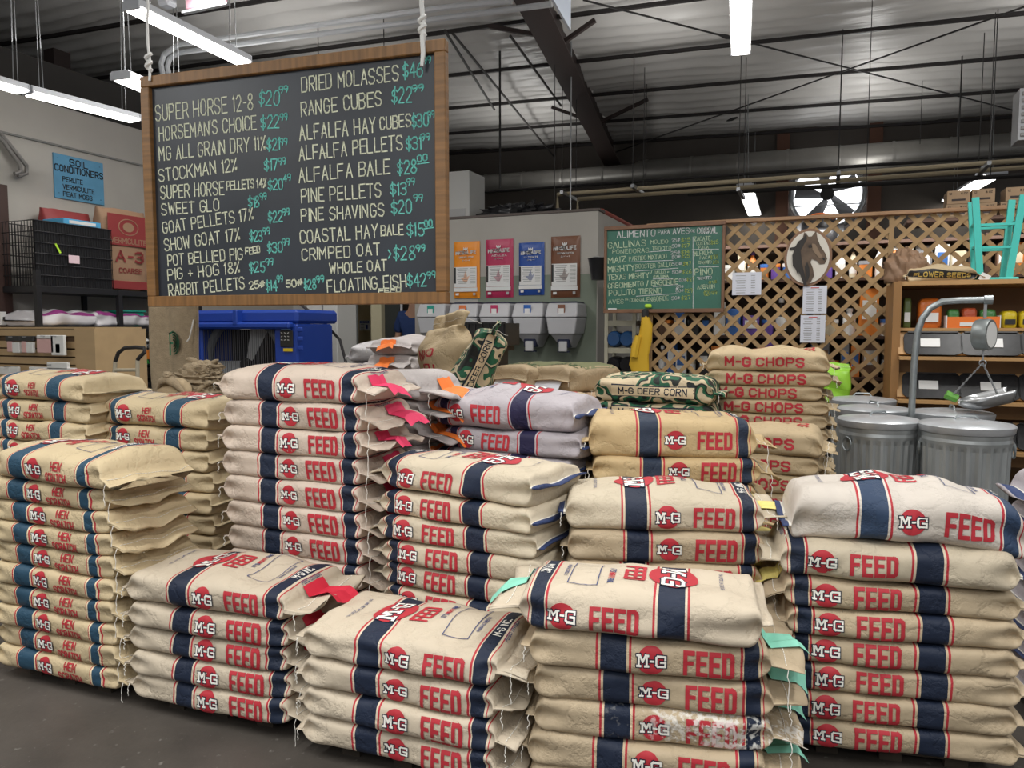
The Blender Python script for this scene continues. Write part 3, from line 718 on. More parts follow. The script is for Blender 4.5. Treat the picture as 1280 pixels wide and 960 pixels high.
t = thing('notice_sign', 'small white notice sign with blue header on the beige room wall', 'sign', onY(456, 407, 10.9), 0)
MB().box((0, 0, 0), (.20, .012, .165)).build('board', M('white paper', (.74, .74, .73), .6), t)
MB().box((0, -.008, .06), (.18, .004, .035)).build('header', M('blue paint', (.03, .07, .3), .5), t)
m = MB(); place_text(m, 'NOTICE', (-.065, .052), (.065, .052), .018, .004, lambda x, y: (x, -.012, y)); m.build('lettering', M('white paper', (.74, .74, .73), .6), t)
m = MB(); m.box((.045, -.008, -.02), (.035, .004, .07)); m.build('pictogram', M('blue paint', (.03, .07, .3), .5), t)
m = MB()
for k in range(4): m.box((-.04, -.008, .02-.025*k), (.07, .003, .008))
m.build('text_line', M('grey ink', (.3, .3, .3), .6), t)['kind'] = 'stuff'

# ------------------------------------------------------------------ hanging strip lights
lampm = emit('lit diffuser', (1, .97, .90), 9.0); house = M('lamp housing white', (.62, .64, .68), .4)
def strip_light(a, b, label, w=.14, hang=True, group='hanging strip lights'):
    a = Vector(a); b = Vector(b); c = (a+b)/2; d = b-a; L = d.length
    t = thing('strip_light', label, 'light', c, math.atan2(d.y, d.x), group)
    MB().prism([(-w/2, 0), (w/2, 0), (w/2*.8, .05), (-w/2*.8, .05)], -L/2, L/2).build('housing', house, t).rotation_euler.z = -PI/2
    MB().box((0, 0, -.012), (L-.03, w*.84, .024), bev=.008).build('diffuser', lampm, t)
    for s_ in (-1, 1):
        MB().box((s_*(L/2-.006), 0, .01), (.014, w*1.02, .062), bev=.004).build('end_cap', house, t)
        if hang:
            for u in (-.03, .03): MB().bar((s_*L*.38, u, .05), (s_*L*.38+.02*s_, 0, roofz(c.x, c.y)-c.z-.11), .006).build('chain', gal, t)
    return t
P1, P1b = onZ(163, 8, 3.5), onZ(306, 78, 3.5)
strip_light(P1, P1b, 'long lit strip light in front above the big blackboard')
strip_light(onZ(-60, 88, 3.5), onZ(30, 114, 3.5), 'lit strip light at the far left edge of the picture', .17)
strip_light(onZ(34, 115, 3.5), onZ(170, 150, 3.5), 'lit strip light over the black shelf rack at left', .17)
strip_light(onZ(150, 96, 3.5), onZ(230, 130, 3.5), 'lit strip light half hidden behind top left corner of the blackboard', .20)
a = onZ(926, -60, 3.66); b = onZ(926, 66, 3.66); strip_light(a, b, 'bright strip light at the top right of the main rafter', .15)
strip_light(onZ(931, 233, 3.6), onZ(943, 268, 3.6), 'small far strip light above the green board', .25)
strip_light(onZ(1246, 216, 3.66), onZ(1188, 250, 3.66), 'far strip light above the cardboard boxes', .28)
# pink sign and white box up at the top left, blue white sign, louvre
t = thing('hanging_sign', 'pale pink hanging sign with white lower rail at the top edge', 'sign', onY(258, 8, 5.2), 0)
MB().box((0, 0, .12), (.44, .02, .22)).build('panel', M('pink board', (.55, .30, .36), .6, var=.15, scale=15), t)
MB().box((.0, -.01, -.02), (.50, .04, .02)).build('rail', wh, t); MB().bar((.05, 0, .2), (.05, 0, 1.6), .006).build('wire', gal, t)
t = thing('junction_box', 'white electrical box on the ceiling left of the pink sign', 'box', onY(209, 3, 5.2)); MB().box((0, 0, .03), (.13, .12, .14), bev=.02).build('case', house, t); MB().bar((0, 0, .1), (0, 0, 1.6), .02).build('stem', wh, t)
p, q = onZ(712, 38, 2.95), onZ(688, -4, 2.95); d = q-p
t = thing('hanging_sign', 'white and pale blue hanging sign seen edge on beside the rafter', 'sign', p)
m = MB(); nn = Vector((d.y, -d.x, 0)).normalized()*.006
m.add([Vector((0, 0, 0))-nn, d-nn, d+Vector((0, 0, .5))-nn, Vector((0, 0, .5))-nn, nn, d+nn, d+Vector((0, 0, .5))+nn, Vector((0, 0, .5))+nn], [(0, 1, 2, 3), (7, 6, 5, 4), (0, 4, 5, 1), (3, 2, 6, 7), (0, 3, 7, 4), (1, 5, 6, 2)])
m.build('panel', M('pale blue sign', (.62, .72, .90), .4), t)
MB().bar(d*.5+Vector((0, 0, .5)), d*.5+Vector((0, 0, 2.2)), .005).build('wire', gal, t)
c_ = onY(1284, 142, 9); t = thing('unit_heater', 'white louvred heater at the right edge under the roof', 'heater', c_); MB().box((.1, .15, 0), (.34, .3, .5)).build('case', house, t)
for k in range(7): MB().box((.1, -.01, -.2+.066*k), (.3, .03, .03)).build('louvre', M('pale grey', (.4, .4, .4), .5), t)
MB().bar((.1, .15, .25), (.1, .15, 2.4), .02).build('hanger', gal, t)
# ropes of the board
# ------------------------------------------------------------------ big blackboard
P0 = Vector((-3.42, 3.12, 1.566)); P1_ = Vector((-1.66, 3.25, 1.566)); ex = (P1_-P0).normalized(); Wb = (P1_-P0).length; Hb = 1.22
bb = thing('chalkboard', 'big black chalkboard price list in a wooden frame hanging over the stacks', 'chalkboard', P0, math.atan2(ex.y, ex.x))
wood = M('oak frame', (.20, .098, .030), .5, var=.3, scale=3, stretch=(1, 1, 14), bump=.1)
woodh = M('oak frame long', (.20, .098, .030), .5, var=.3, scale=3, stretch=(14, 1, 1), bump=.1)
fw = .056
MB().box((Wb/2, .012, Hb/2), (Wb-.02, .016, Hb-.02)).build('slate', M('slate black', (.022, .027, .036), .45, var=.28, scale=2.2), bb)
# boards seen a little skewed: left side hangs slightly out of square
MB().box((Wb/2, 0, fw/2), (Wb, .045, fw), bev=.004).build('frame_rail', woodh, bb); MB().box((Wb/2, 0, Hb-fw/2), (Wb, .045, fw), bev=.004).build('frame_rail', woodh, bb)
for x in (fw/2, Wb-fw/2): MB().box((x, -.001, Hb/2), (fw, .045, Hb-2*fw), bev=.004).build('frame_stile', wood, bb)
nb = Vector((-ex.y, ex.x, 0))
def b2(px, py):
    d = ray(px, py); t_ = (P0-O).dot(nb)/d.dot(nb); p = O+d*t_-P0; return (p.dot(ex), p.z)
def zm(px, py): return b2(170+px/2.7425, 40+py/2.7425)
Y_, T_ = 'chalk yellow', 'chalk teal'
LB = """SUPER HORSE 12-8|68,305|400,265|58|y
$20|420,250|488,250|55|t
HORSEMAN'S CHOICE|80,372|412,332|50|y
$22|428,332|490,328|48|t
MG ALL GRAIN DRY 11%|80,440|442,402|50|y
$21|448,405|490,402|44|t
STOCKMAN 12%|78,512|345,475|46|y
$17|440,475|485,472|42|t
SUPER HORSE|85,572|300,556|48|y
PELLETS 14%|310,543|445,530|32|y
$20|452,543|502,540|40|t
SWEET GLO|88,628|282,612|42|y
$18|385,602|422,600|40|t
GOAT PELLETS 17%|92,690|402,642|42|y
$22|452,652|500,650|40|t
SHOW GOAT 17%|98,750|355,712|44|y
$23|390,718|432,716|40|t
POT BELLIED PIG|108,800|365,778|40|y
FEED|375,762|425,756|24|y
$30|450,757|500,755|38|t
PIG + HOG 18%|110,850|355,825|40|y
$25|388,825|440,822|38|t
RABBIT PELLETS|112,905|372,880|42|y
25#|388,882|440,876|28|y
$14|445,888|482,886|38|t
50#|515,875|570,870|26|y
$28|575,882|615,880|36|t
DRIED MOLASSES|568,205|898,165|55|y
$46|915,160|982,152|58|t
RANGE CUBES|565,288|840,250|52|y
$22|875,245|942,242|58|t
ALFALFA HAY|562,372|820,342|55|y
CUBES|835,335|940,322|46|y
$30|945,328|1000,322|50|t
ALFALFA PELLETS|560,440|912,402|52|y
$31|925,405|975,400|48|t
ALFALFA BALE|558,515|870,485|52|y
$28|897,487|960,483|50|t
PINE PELLETS|567,585|838,565|50|y
$13|872,560|925,556|46|t
PINE SHAVINGS|567,650|848,630|46|y
$20|875,625|945,620|50|t
COASTAL HAY|562,725|828,703|48|y
BALE|840,698|915,693|38|y
$15|930,700|985,697|48|t
CRIMPED OAT|568,782|835,763|42|y
>$28|865,782|955,780|50|t
WHOLE OAT|665,828|858,816|38|y
FLOATING FISH|657,892|925,873|44|y
FEED|832,895|908,892|16|y
$42|932,875|995,870|48|t"""
SUP = "490,208,519,205,99|494,303,518,300,99|494,388,518,385,99|488,455,512,452,99|505,512,530,508,49|424,575,447,572,99|502,628,526,625,99|435,695,458,692,99|502,732,526,729,99|445,800,470,797,99|483,858,502,856,99|618,860,644,857,99|985,108,1010,104,99|946,205,985,200,99|1000,295,1024,290,99|977,372,1007,368,99|965,445,998,440,00|928,525,955,522,99|952,580,982,577,99|988,668,1015,665,00|960,752,990,750,99|997,845,1027,842,99"
my, mt = MB(), MB(); S_ = 2.7425
def h2(px, h): a_, b_ = zm(*px), zm(px[0], px[1]-h); return b_[1]-a_[1]
for ln in LB.split('\n'):
    tx, a_, b_, h, c_ = ln.split('|'); a_ = tuple(map(float, a_.split(','))); b_ = tuple(map(float, b_.split(',')))
    place_text(my if c_ == 'y' else mt, tx, zm(*a_), zm(*b_), h2(a_, float(h)*.9), .0064, lambda x, y: (x, .0025, y), jit=.0022, gap=1.7 if len(tx) > 3 else 1.2)
for ln in SUP.split('|'):
    a1, a2, b1, b2_, tx = ln.split(','); place_text(mt, tx, zm(float(a1), float(a2)), zm(float(b1), float(b2_)), h2((float(a1), float(a2)), 22), .006, lambda x, y: (x, .0025, y), jit=.001, gap=1.2)
flat_text(mt, lambda x, y: (x, .0025, y), [[zm(965, 452), zm(1003, 447)], [zm(985, 675), zm(1018, 670)]], .005)
def chalk(name, col):
    return M(name, col, .9, var=.25, scale=90)
my.build('chalk_lettering', chalk(Y_, (.60, .62, .47)), bb, fixn=False); mt.build('chalk_prices', chalk(T_, (.14, .50, .44)), bb, fixn=False)
cord = M('white rope', (.74, .74, .72), .8)
for px, lb in ((192, 'left'), (532, 'right')):
    x_ = b2(px, 90)[0]; zt = Hb-.03
    pts = [(x_+.006*math.sin(k*1.9), -.03, zt+(3.3-zt)*k/22*(1)) for k in range(23)]
    c_ = MB().tube(pts, .011 if lb == 'right' else .007, 6).build('rope', cord, bb, smooth=True)
    kn = [(x_+.014*math.cos(k*.9), -.034+.010*math.sin(k*.9), zt+.05+.006*k) for k in range(16)]
    MB().tube(kn, .010, 6).build('knot', cord, bb, smooth=True)
    if lb == 'right': MB().tube([(x_, -.035, zt+.05), (x_+.006, -.036, zt-.03), (x_-.002, -.036, zt-.09)], [.011, .012, .008], 6).build('rope_end', cord, bb, smooth=True)

# ------------------------------------------------------------------ green board and lattice
YL = 7.95
gb0 = onY(754.6, 391.5, YL-.06); gb1 = onY(905, 390, YL-.06); wG = gb1.x-gb0.x; hG = onY(905, 275.5, YL-.06).z-gb1.z
gb = thing('green_chalkboard', 'green chalkboard in Spanish in a brown frame on the lattice', 'chalkboard', gb0)
brn = M('brown frame', (.17, .085, .045), .5, var=.2)
MB().box((wG/2, .01, hG/2), (wG-.02, .014, hG-.02)).build('board', M('green slate', (.035, .135, .095), .5, var=.15, scale=2), gb)
for z in (.02, hG-.02): MB().box((wG/2, 0, z), (wG, .035, .04), bev=.004).build('frame_rail', brn, gb)
for x in (.015, wG-.015): MB().box((x, 0, hG/2), (.03, .026, hG-.08), bev=.004).build('frame_stile', brn, gb)
MB().box((.10, -.02, .045), (.09, .012, .012)).build('chalk_stick', cord, gb)
def zg(px, py): p = onY(750+px/7.68, 270+py/7.68, YL-.06)-gb0; return (p.x, p.z)
GB = """ALIMENTO|165,208|528,192|60|w
PARA|558,175|665,168|38|w
AVES|700,175|855,168|52|w
DE|875,155|910,152|22|w
CORRAL|935,170|1125,162|52|w
GALLINAS|78,312|435,285|55|y
MOLIDO|488,268|650,262|34|y
25#|690,250|765,245|32|w
$15|780,248|865,240|32|g
PONEDORAS|120,362|468,348|38|y
TROCITO|500,330|680,325|34|y
50#|690,305|770,300|30|w
$27|785,302|860,296|30|g
MAIZ|78,455|250,440|52|y
PARTIDO MIXTIADO|280,430|640,405|38|y
25#|685,368|765,362|28|w
$14|780,362|860,358|30|g
50#|690,408|770,402|28|w
$25|785,405|860,400|30|g
MIGHTY|78,540|330,520|54|y
ROOSTER|345,505|530,495|38|y
GALLO|555,492|685,485|40|y
50#|695,478|785,472|30|w
$47|800,478|875,472|34|g
TEXAS MIGHTY|78,615|468,592|48|y
/ GALLO +|490,555|660,548|24|y
GALLINA|515,595|655,588|22|y
50#|695,555|780,550|30|w
$26|790,555|875,550|34|g
CRECIMIENTO / ENGORDE|78,695|745,652|46|y
50#|760,630|830,625|26|w
$27|835,625|905,620|28|g
POLLITO TIERNO|88,765|590,742|50|y
25#|730,695|800,690|26|w
50#|730,732|800,727|26|w
$29|815,735|885,730|34|g
AVES|82,845|228,838|40|y
DE|245,810|270,805|16|y
CORRAL|285,825|438,815|32|y
ENGORDE|452,825|658,808|42|y
50#|688,805|765,800|28|w
$27|785,805|870,795|34|g
ZACATE|905,240|1060,232|36|y
COSTAS|925,280|1060,270|26|y
$15|1065,275|1135,265|34|g
PACA|950,315|1040,308|24|y
ALFALFA|905,385|1080,365|40|y
PACA|960,415|1055,408|26|y
$28|1065,415|1135,405|32|g
TROCITO|945,460|1070,455|26|y
$31|1085,460|1135,452|26|g
PINO|912,570|1078,560|58|y
TROCITO|935,612|1070,602|24|w
$13|1045,650|1120,640|22|g
ASERRIN|935,700|1100,692|34|y
$20|1000,765|1060,758|40|g
99|1070,755|1120,750|28|g"""
ms = dict(w=MB(), y=MB(), g=MB())
for ln in GB.split('\n'):
    tx, a_, b_, h, c_ = ln.split('|'); a_ = tuple(map(float, a_.split(','))); b_ = tuple(map(float, b_.split(',')))
    pa, pb = zg(*a_), zg(*b_); place_text(ms[c_], tx, pa, pb, float(h)/7.68*8.1/950, .0075 if float(h) > 45 else .005, lambda x, y: (x, .001, y), jit=.002, gap=1.6)
flat_text(ms['w'], lambda x, y: (x, .001, y), [[zg(893, 200), zg(893, 905)], [zg(885, 322), zg(1140, 318)], [zg(950, 490), zg(1140, 486)], [zg(470, 345), zg(680, 330)], [zg(300, 440), zg(700, 425)], [zg(340, 530), zg(750, 500)],
          [zg(510, 605), zg(700, 600)], [zg(510, 680), zg(750, 655)], [zg(350, 770), zg(740, 745)]], .005)
ms['w'].build('chalk_title', chalk('chalk white', (.62, .62, .62)), gb, fixn=False); ms['y'].build('chalk_lettering', chalk('chalk pale', (.50, .60, .42)), gb, fixn=False); ms['g'].build('chalk_prices', chalk('chalk lime', (.42, .50, .12)), gb, fixn=False)

lat = thing('lattice_screen', 'tan wooden lattice screen fencing off the store room shelves', 'lattice', (0, YL, 0))
lw = M('lattice wood', (.35, .225, .105), .65, var=.2, scale=6, bump=.1)
x0, x1, z0, z1 = onY(814, 400, YL).x, 4.6, .55, onY(903, 280, YL).z
for sgn in (1, -1):
    k = 0; c0 = (x0-z1 if sgn > 0 else x0+z0)
    while True:
        c_ = c0+k*.180; k += 1
        # line x = c + sgn*z
        za, zb = z0, z1
        if sgn > 0: za = max(za, x0-c_); zb = min(zb, x1-c_)
        else: za = max(za, c_-x1); zb = min(zb, c_-x0)
        if k > 60: break
        if zb-za < .05: continue
        yy = -.004 if sgn > 0 else .006
        MB().bar((c_+sgn*za, yy, za), (c_+sgn*zb, yy, zb), .008, .036, up=Vector((0, 1, 0))).build('slat', lw, lat) if 0 else MB().box(((c_+sgn*(za+zb)/2), yy, (za+zb)/2), ((zb-za)*1.4142, .009, .041), Matrix.Rotation(-sgn*PI/4, 3, 'Y')).build('slat', lw, lat)
MB().box(((x0+x1)/2, 0, z1+.018), (x1-x0+.1, .10, .035), bev=.004).build('top_rail', M('rail wood', (.33, .19, .10), .55, var=.2, stretch=(1, 8, 8)), lat)
MB().box(((x0+x1)/2, 0, z0), (x1-x0, .05, .08)).build('bottom_rail', lw, lat)
for x in (x0-.02, .55, 2.8): MB().box((x, .02, (z1)/2), (.05 if x < .5 else .04, .06, z1)).build('post', lw, lat)
# horse plaque
pc = onY(1010, 322, YL-.03); hp = thing('horse_plaque', 'oval white plaque with a painted brown horse head on the lattice', 'plaque', pc, 0, rot=(0, math.radians(3), 0))
def oval(m, rx, rz, y0, y1, n=40): m.prism([(rx*math.cos(2*PI*k/n), rz*math.sin(2*PI*k/n)) for k in range(n)], y0, y1); return m
oval(MB(), .215, .275, -.012, .02).build('rim', M('plaque rim', (.24, .13, .075), .5), hp); oval(MB(), .192, .25, -.02, -.008).build('face', M('plaque white', (.68, .64, .57), .5), hp)
def hz(px, py): p = onY(740+px/3.556, 260+py/3.556, YL-.05)-pc; return (p.x, p.z)
def tri(poly, y0, y1, name, mat, par):
    m = MB().prism(poly, y0, y1); o = m.build(name, mat, par, fixn=False)
    import bmesh; bm = bmesh.new(); bm.from_mesh(o.data); bmesh.ops.recalc_face_normals(bm, faces=bm.faces); bmesh.ops.triangulate(bm, faces=[f for f in bm.faces if len(f.verts) > 4], ngon_method='EAR_CLIP'); bm.to_mesh(o.data); bm.free(); return o
hb, hd, hl = M('horse brown', (.115, .075, .048), .5, var=.35, scale=12), M('horse dark', (.022, .018, .016), .5), M('horse light', (.24, .165, .105), .5)
tri([hz(*p) for p in ((930, 145), (938, 108), (958, 128), (972, 126), (990, 100), (998, 135), (1012, 165), (1036, 198), (1046, 222), (1036, 244), (1014, 247), (1000, 232), (978, 226), (972, 240), (985, 268), (992, 300), (980, 325), (962, 345), (948, 343), (938, 310), (918, 280), (900, 240), (902, 190), (915, 160))], -.028, -.019, 'horse_head', hb, hp)
tri([hz(*p) for p in ((875, 182), (900, 176), (915, 150), (935, 135), (948, 112), (950, 140), (938, 165), (925, 190), (930, 220), (935, 250), (948, 290), (962, 345), (950, 345), (935, 310), (922, 285), (920, 300), (905, 270), (895, 262), (890, 215), (898, 188), (878, 190))], -.034, -.027, 'mane', hd, hp)
tri([hz(*p) for p in ((958, 240), (968, 265), (972, 300), (962, 330), (955, 300), (948, 262))], -.034, -.027, 'neck_lock', hd, hp)
tri([hz(*p) for p in ((975, 158), (990, 160), (1008, 190), (1025, 215), (1012, 222), (990, 200), (978, 185))], -.033, -.027, 'cheek_light', hl, hp)
tri([hz(*p) for p in ((958, 168), (970, 162), (976, 170), (964, 178))], -.036, -.027, 'eye', hd, hp)
tri([hz(*p) for p in ((1024, 222), (1036, 218), (1034, 230))], -.036, -.027, 'nostril', hd, hp)
paper = M('white paper', (.74, .74, .73), .6); inkg = M('grey ink', (.3, .3, .3), .6); inkr = M('red title ink', (.6, .1, .1), .6)
def sheet(x0_, y0_, x1_, y1_, label, title=False, Yv=YL-.03, rows=10):
    a = onY(x0_, y1_, Yv); b = onY(x1_, y0_, Yv); w, h = b.x-a.x, b.z-a.z
    t = thing('price_sheet', label, 'paper', a); MB().box((w/2, 0, h/2), (w, .004, h)).build('sheet', M('sheet blue white', (.66, .68, .76), .35), t)
    m = MB()
    for k in range(rows):
        z = h*(.86-.76*k/(rows-1)) if rows > 1 else h/2
        m.box((w*.30, -.004, z), (w*.38*random.Random(k).uniform(.7, 1), .002, h*.022)); m.box((w*.72, -.004, z), (w*.14, .002, h*.022))
    m.build('text_line', inkg, t)['kind'] = 'stuff'
    if title: MB().box((w*.5, -.004, h*.93), (w*.35, .002, h*.03)).build('title', inkr, t)
sheet(915, 340, 952, 369, 'white landscape price sheet on the lattice right of the green board', rows=8)
sheet(1003, 357, 1034, 392, 'upper white price sheet under the horse plaque', True); sheet(1000, 394, 1032, 428, 'lower white price sheet under the horse plaque', True)
# shelves and goods behind the lattice
sw = M('dark shelf wood', (.07, .035, .022), .7)
sh = thing('storage_shelf', 'dark wooden store room shelving behind the lattice', 'shelf', (0, 8.45, 0))
SZ = (.95, 1.36, 1.93, 2.28)
for z in SZ: MB().box((1.4, 0, z), (6.4, .5, .03)).build('shelf_board', sw, sh)
for x in (-1.8, -.2, 1.4, 3.0, 4.6): MB().box((x, .1, 1.17), (.05, .4, 2.34)).build('upright', sw, sh)
struct(MB().box((1.4, 8.78, 1.15), (6.5, .06, 2.3)).build('wall_store_room', M('dark store wall', (.12, .095, .075), .9)))
GC = [('white', (.72, .72, .70)), ('white', (.72, .72, .70)), ('blue', (.04, .14, .42)), ('red', (.45, .04, .04)), ('black', (.02, .02, .02)), ('teal', (.06, .28, .28)), ('orange', (.65, .20, .03)), ('cream', (.55, .48, .34)), ('pale green', (.35, .5, .38)), ('brown', (.18, .10, .06)), ('grey', (.25, .25, .26)), ('purple', (.12, .06, .3))]
rg = random.Random(5)
for si, z in enumerate(SZ[:3]):
    x = -1.68; k = 0; hmax = (SZ[si+1]-z)-.06
    while x < 2.7:
        cn, cc = rg.choice(GC); w = rg.uniform(.07, .17); h = min(hmax, rg.uniform(.2, .46)); kind = rg.choice(['bottle', 'box', 'jar', 'box'])
        if any(abs(x+w/2-u) < w/2+.03 for u in (-1.8, -.2, 1.4, 3.0)): x += .06; continue
        yy = 8.30+rg.uniform(-.02, .03); mc = M('goods '+cn, cc, .45)
        t = thing(kind, f'{cn} {kind} behind the lattice, {ORL[k]} from left on the {["bottom", "middle", "top"][si]} shelf', kind, (x+w/2, yy, z+.015), rg.uniform(-.15, .15), 'goods on the shelves behind the lattice')
        if kind == 'box':
            MB().box((0, 0, h/2), (w, .1, h), bev=.003).build('carton', mc, t); MB().box((0, -.051, h*.55), (w*.75, .004, h*.4)).build('printed_label', M('goods '+rg.choice(GC)[0], GC[0][1], .45), t)
        elif kind == 'bottle':
            r0 = w*.42; MB().lathe([(.001, 0), (r0, 0), (r0, h*.65), (r0*.4, h*.82), (r0*.4, h*.9), (.001, h*.9)], n=12).build('bottle_body', mc, t, smooth=True)
            MB().lathe([(r0*.5, h*.88), (r0*.5, h), (.001, h)], n=10).build('cap', M('goods '+rg.choice(GC)[0], GC[0][1], .45), t); MB().lathe([(r0*1.01, h*.15), (r0*1.02, h*.5)], n=12).build('printed_label', M('goods white', GC[0][1], .45), t)
        else:
            r0 = w*.48; hj = min(h, .16); MB().lathe([(.001, 0), (r0, 0), (r0, hj*.8), (.001, hj*.8)], n=14).build('jar_body', mc, t, smooth=True); MB().lathe([(r0*1.05, hj*.78), (r0*1.05, hj), (.001, hj)], n=14).build('lid', M('goods '+rg.choice(GC)[0], GC[0][1], .45), t)
        x += w+rg.uniform(.005, .03); k += 1
# cardboard boxes above
card = M('cardboard', (.36, .25, .155), .8, var=.06); 
MB_pl = MB().box((2.6, 8.5, 2.47), (3.8, .5, .03)).build('storage_loft_board', sw); tag(MB_pl, 'board over the store room carrying the cardboard boxes', 'board')
k = 0
for row, (ys_, cols_) in enumerate((((243, 229), ((1183, 1213), (1214, 1244), (1256, 1287), (1290, 1320))), ((257, 244), ((1182, 1213), (1214, 1247), (1250, 1282), (1286, 1316))))):
    for (xa_, xb_) in cols_:
        a = onY(xa_, 257, 8.3); b = onY(xb_, 257, 8.3); hh = .125; zb = 2.487+(1-row)*(hh+.002)
        t = thing('cardboard_box', f'brown cardboard box, {ORL[cols_.index((xa_, xb_))]} from left in the {["upper", "lower"][row]} row above the lattice', 'box', ((a.x+b.x)/2, 8.42, zb), 0, 'cardboard boxes above the lattice')
        w = b.x-a.x-.008; MB().box((0, 0, hh/2), (w, .24, hh), bev=.002).build('carton', card, t); MB().box((0, -.121, hh*.3), (w*.6, .002, .018)).build('printed_line', M('box ink', (.05, .04, .04), .8), t)
        m = MB(); place_text(m, '8 OZ', (w*.1, hh*.7), (w*.38, hh*.7), .016, .003, lambda x, y: (x, -.1225, y)); place_text(m, '12', (-w*.42, hh*.7), (-w*.3, hh*.7), .016, .003, lambda x, y: (x, -.1225, y)); m.build('lettering', M('box ink', (.05, .04, .04), .8), t)
# big exhaust fan on the far wall, lit by daylight
fc = onY(1034, 243, 15.2); R_ = .62
fn = thing('exhaust_fan', 'round exhaust fan in the far wall with daylight shining through', 'fan', fc)
MB().disc((0, .1, 0), R_, 'y', 40).build('daylight_opening', emit('daylight opening', (.95, .97, 1), 3.0), fn)
MB().tube([(R_*math.cos(2*PI*k/40), 0, R_*math.sin(2*PI*k/40)) for k in range(40)], .05, 8, True).build('shroud', gal, fn, smooth=True)
for k in range(5):
    a = 2*PI*k/5+.3; v = [(.1*math.cos(a), -.02, .1*math.sin(a)), (.56*math.cos(a-.12), -.07, .56*math.sin(a-.12)), (.57*math.cos(a+.38), .06, .57*math.sin(a+.38)), (.12*math.cos(a+.9), .04, .12*math.sin(a+.9))]
    MB().add(v, [(0, 1, 2, 3)]).build('blade', M('blade steel', (.25, .25, .26), .4, .5), fn)
MB().disc((0, -.08, 0), .12, 'y', 20).build('hub', rod, fn)
for z in (.2, -.2, .5): MB().bar((-R_*math.sqrt(1-(z/R_)**2), -.06, z), (R_*math.sqrt(1-(z/R_)**2), -.06, z), .02).build('guard_bar', gal, fn)
struct(MB().box((fc.x+.78, 15.3, 2.6), (.22, .12, 5.0)).build('trim_8', M('rust column', (.15, .07, .045), .8))); struct(MB().box((fc.x-.78, 15.3, 2.6), (.22, .12, 5.0)).build('trim_9', M('rust column', (.15, .07, .045), .8)))
c_ = onY(1025, 268, 8.15); t = thing('shop_heater', 'black shop heater with orange rim on top of the lattice', 'heater', (c_.x, 8.3, 2.295)); 
MB().lathe([(.001, 0), (.16, 0), (.185, .08), (.18, .18), (.14, .25), (.001, .28)], n=20).build('heater_body', M('black plastic', (.018, .018, .02), .35), t, smooth=True)
MB().tube([(.12*math.cos(a/10*PI), -.1, .22+.06*math.sin(a/10*PI)) for a in range(11)], .012, 6).build('orange_rim', M('orange rim', (.7, .15, .03), .4), t)
MB().box((-.19, -.02, .12), (.05, .1, .18), bev=.01).build('side_pod', M('goods grey', (.25, .25, .26), .4), t); MB().box((.19, -.02, .1), (.08, .1, .16), bev=.01).build('side_pod', M('black plastic', (.018, .018, .02), .35), t)
# white unit and black sheeting on the office roof
c_ = onY(573, 275, 9.15); t = thing('roof_unit', 'white sheet metal unit standing on the office roof', 'box', (c_.x-.05, 9.4, 2.85))
MB().box((0, 0, .33), (.42, .5, .66), bev=.01).build('case', off, t); MB().box((0, -.255, .12), (.3, .01, .1)).build('access_panel', M('pale grey', (.4, .4, .4), .5), t)
def crumple(name, c, rad, amp, seed, mat, freq=9, n=56, flat=.15, par=None, smooth=True, pw=.85):
    r = np.random.RandomState(seed); th = np.linspace(0, 2*PI, n+1)[:-1]; ph_ = np.linspace(.02, PI-.02, n//2)
    T2, P2 = np.meshgrid(th, ph_, indexing='ij'); D = np.stack([np.cos(T2)*np.sin(P2), np.sin(T2)*np.sin(P2), np.cos(P2)], -1)
    q = D*1.0; o = 0
    for k in range(7):
        kv = r.normal(0, 1, 3)*freq*(1+.25*k); o = o+(1-np.abs(np.sin(q@kv+r.uniform(0, 6))))/(1+.35*k)
        q = q+.12*np.sin(q[..., [1, 2, 0]]*freq*.5+k)
    o = o/4; V = D*(1+amp*(o-.5))[..., None]; V = np.sign(V)*np.abs(V)**pw*np.array(rad); V[..., 2] = np.maximum(V[..., 2], -rad[2]*flat)+rad[2]*flat
    m = MB(); m.v = V.reshape(-1, 3).tolist(); k2 = len(ph_)
    i, j = np.meshgrid(np.arange(n), np.arange(k2-1), indexing='ij'); i2 = (i+1) % n
    m.f = np.stack([i*k2+j, i*k2+j+1, i2*k2+j+1, i2*k2+j], -1).reshape(-1, 4).tolist()
    o_ = m.build(name, mat, par, smooth=smooth, fixn=True); o_.location = c; return o_
c_ = onY(650, 270, 9.2); blk = M('black plastic sheet', (.014, .014, .016), .3, bump=.5, bscale=9)
tag(crumple('plastic_sheeting', (c_.x-.1, 9.45, 2.86), (.62, .35, .2), .9, 3, blk, 8), 'crumpled black plastic sheeting on the office roof', 'sheeting')
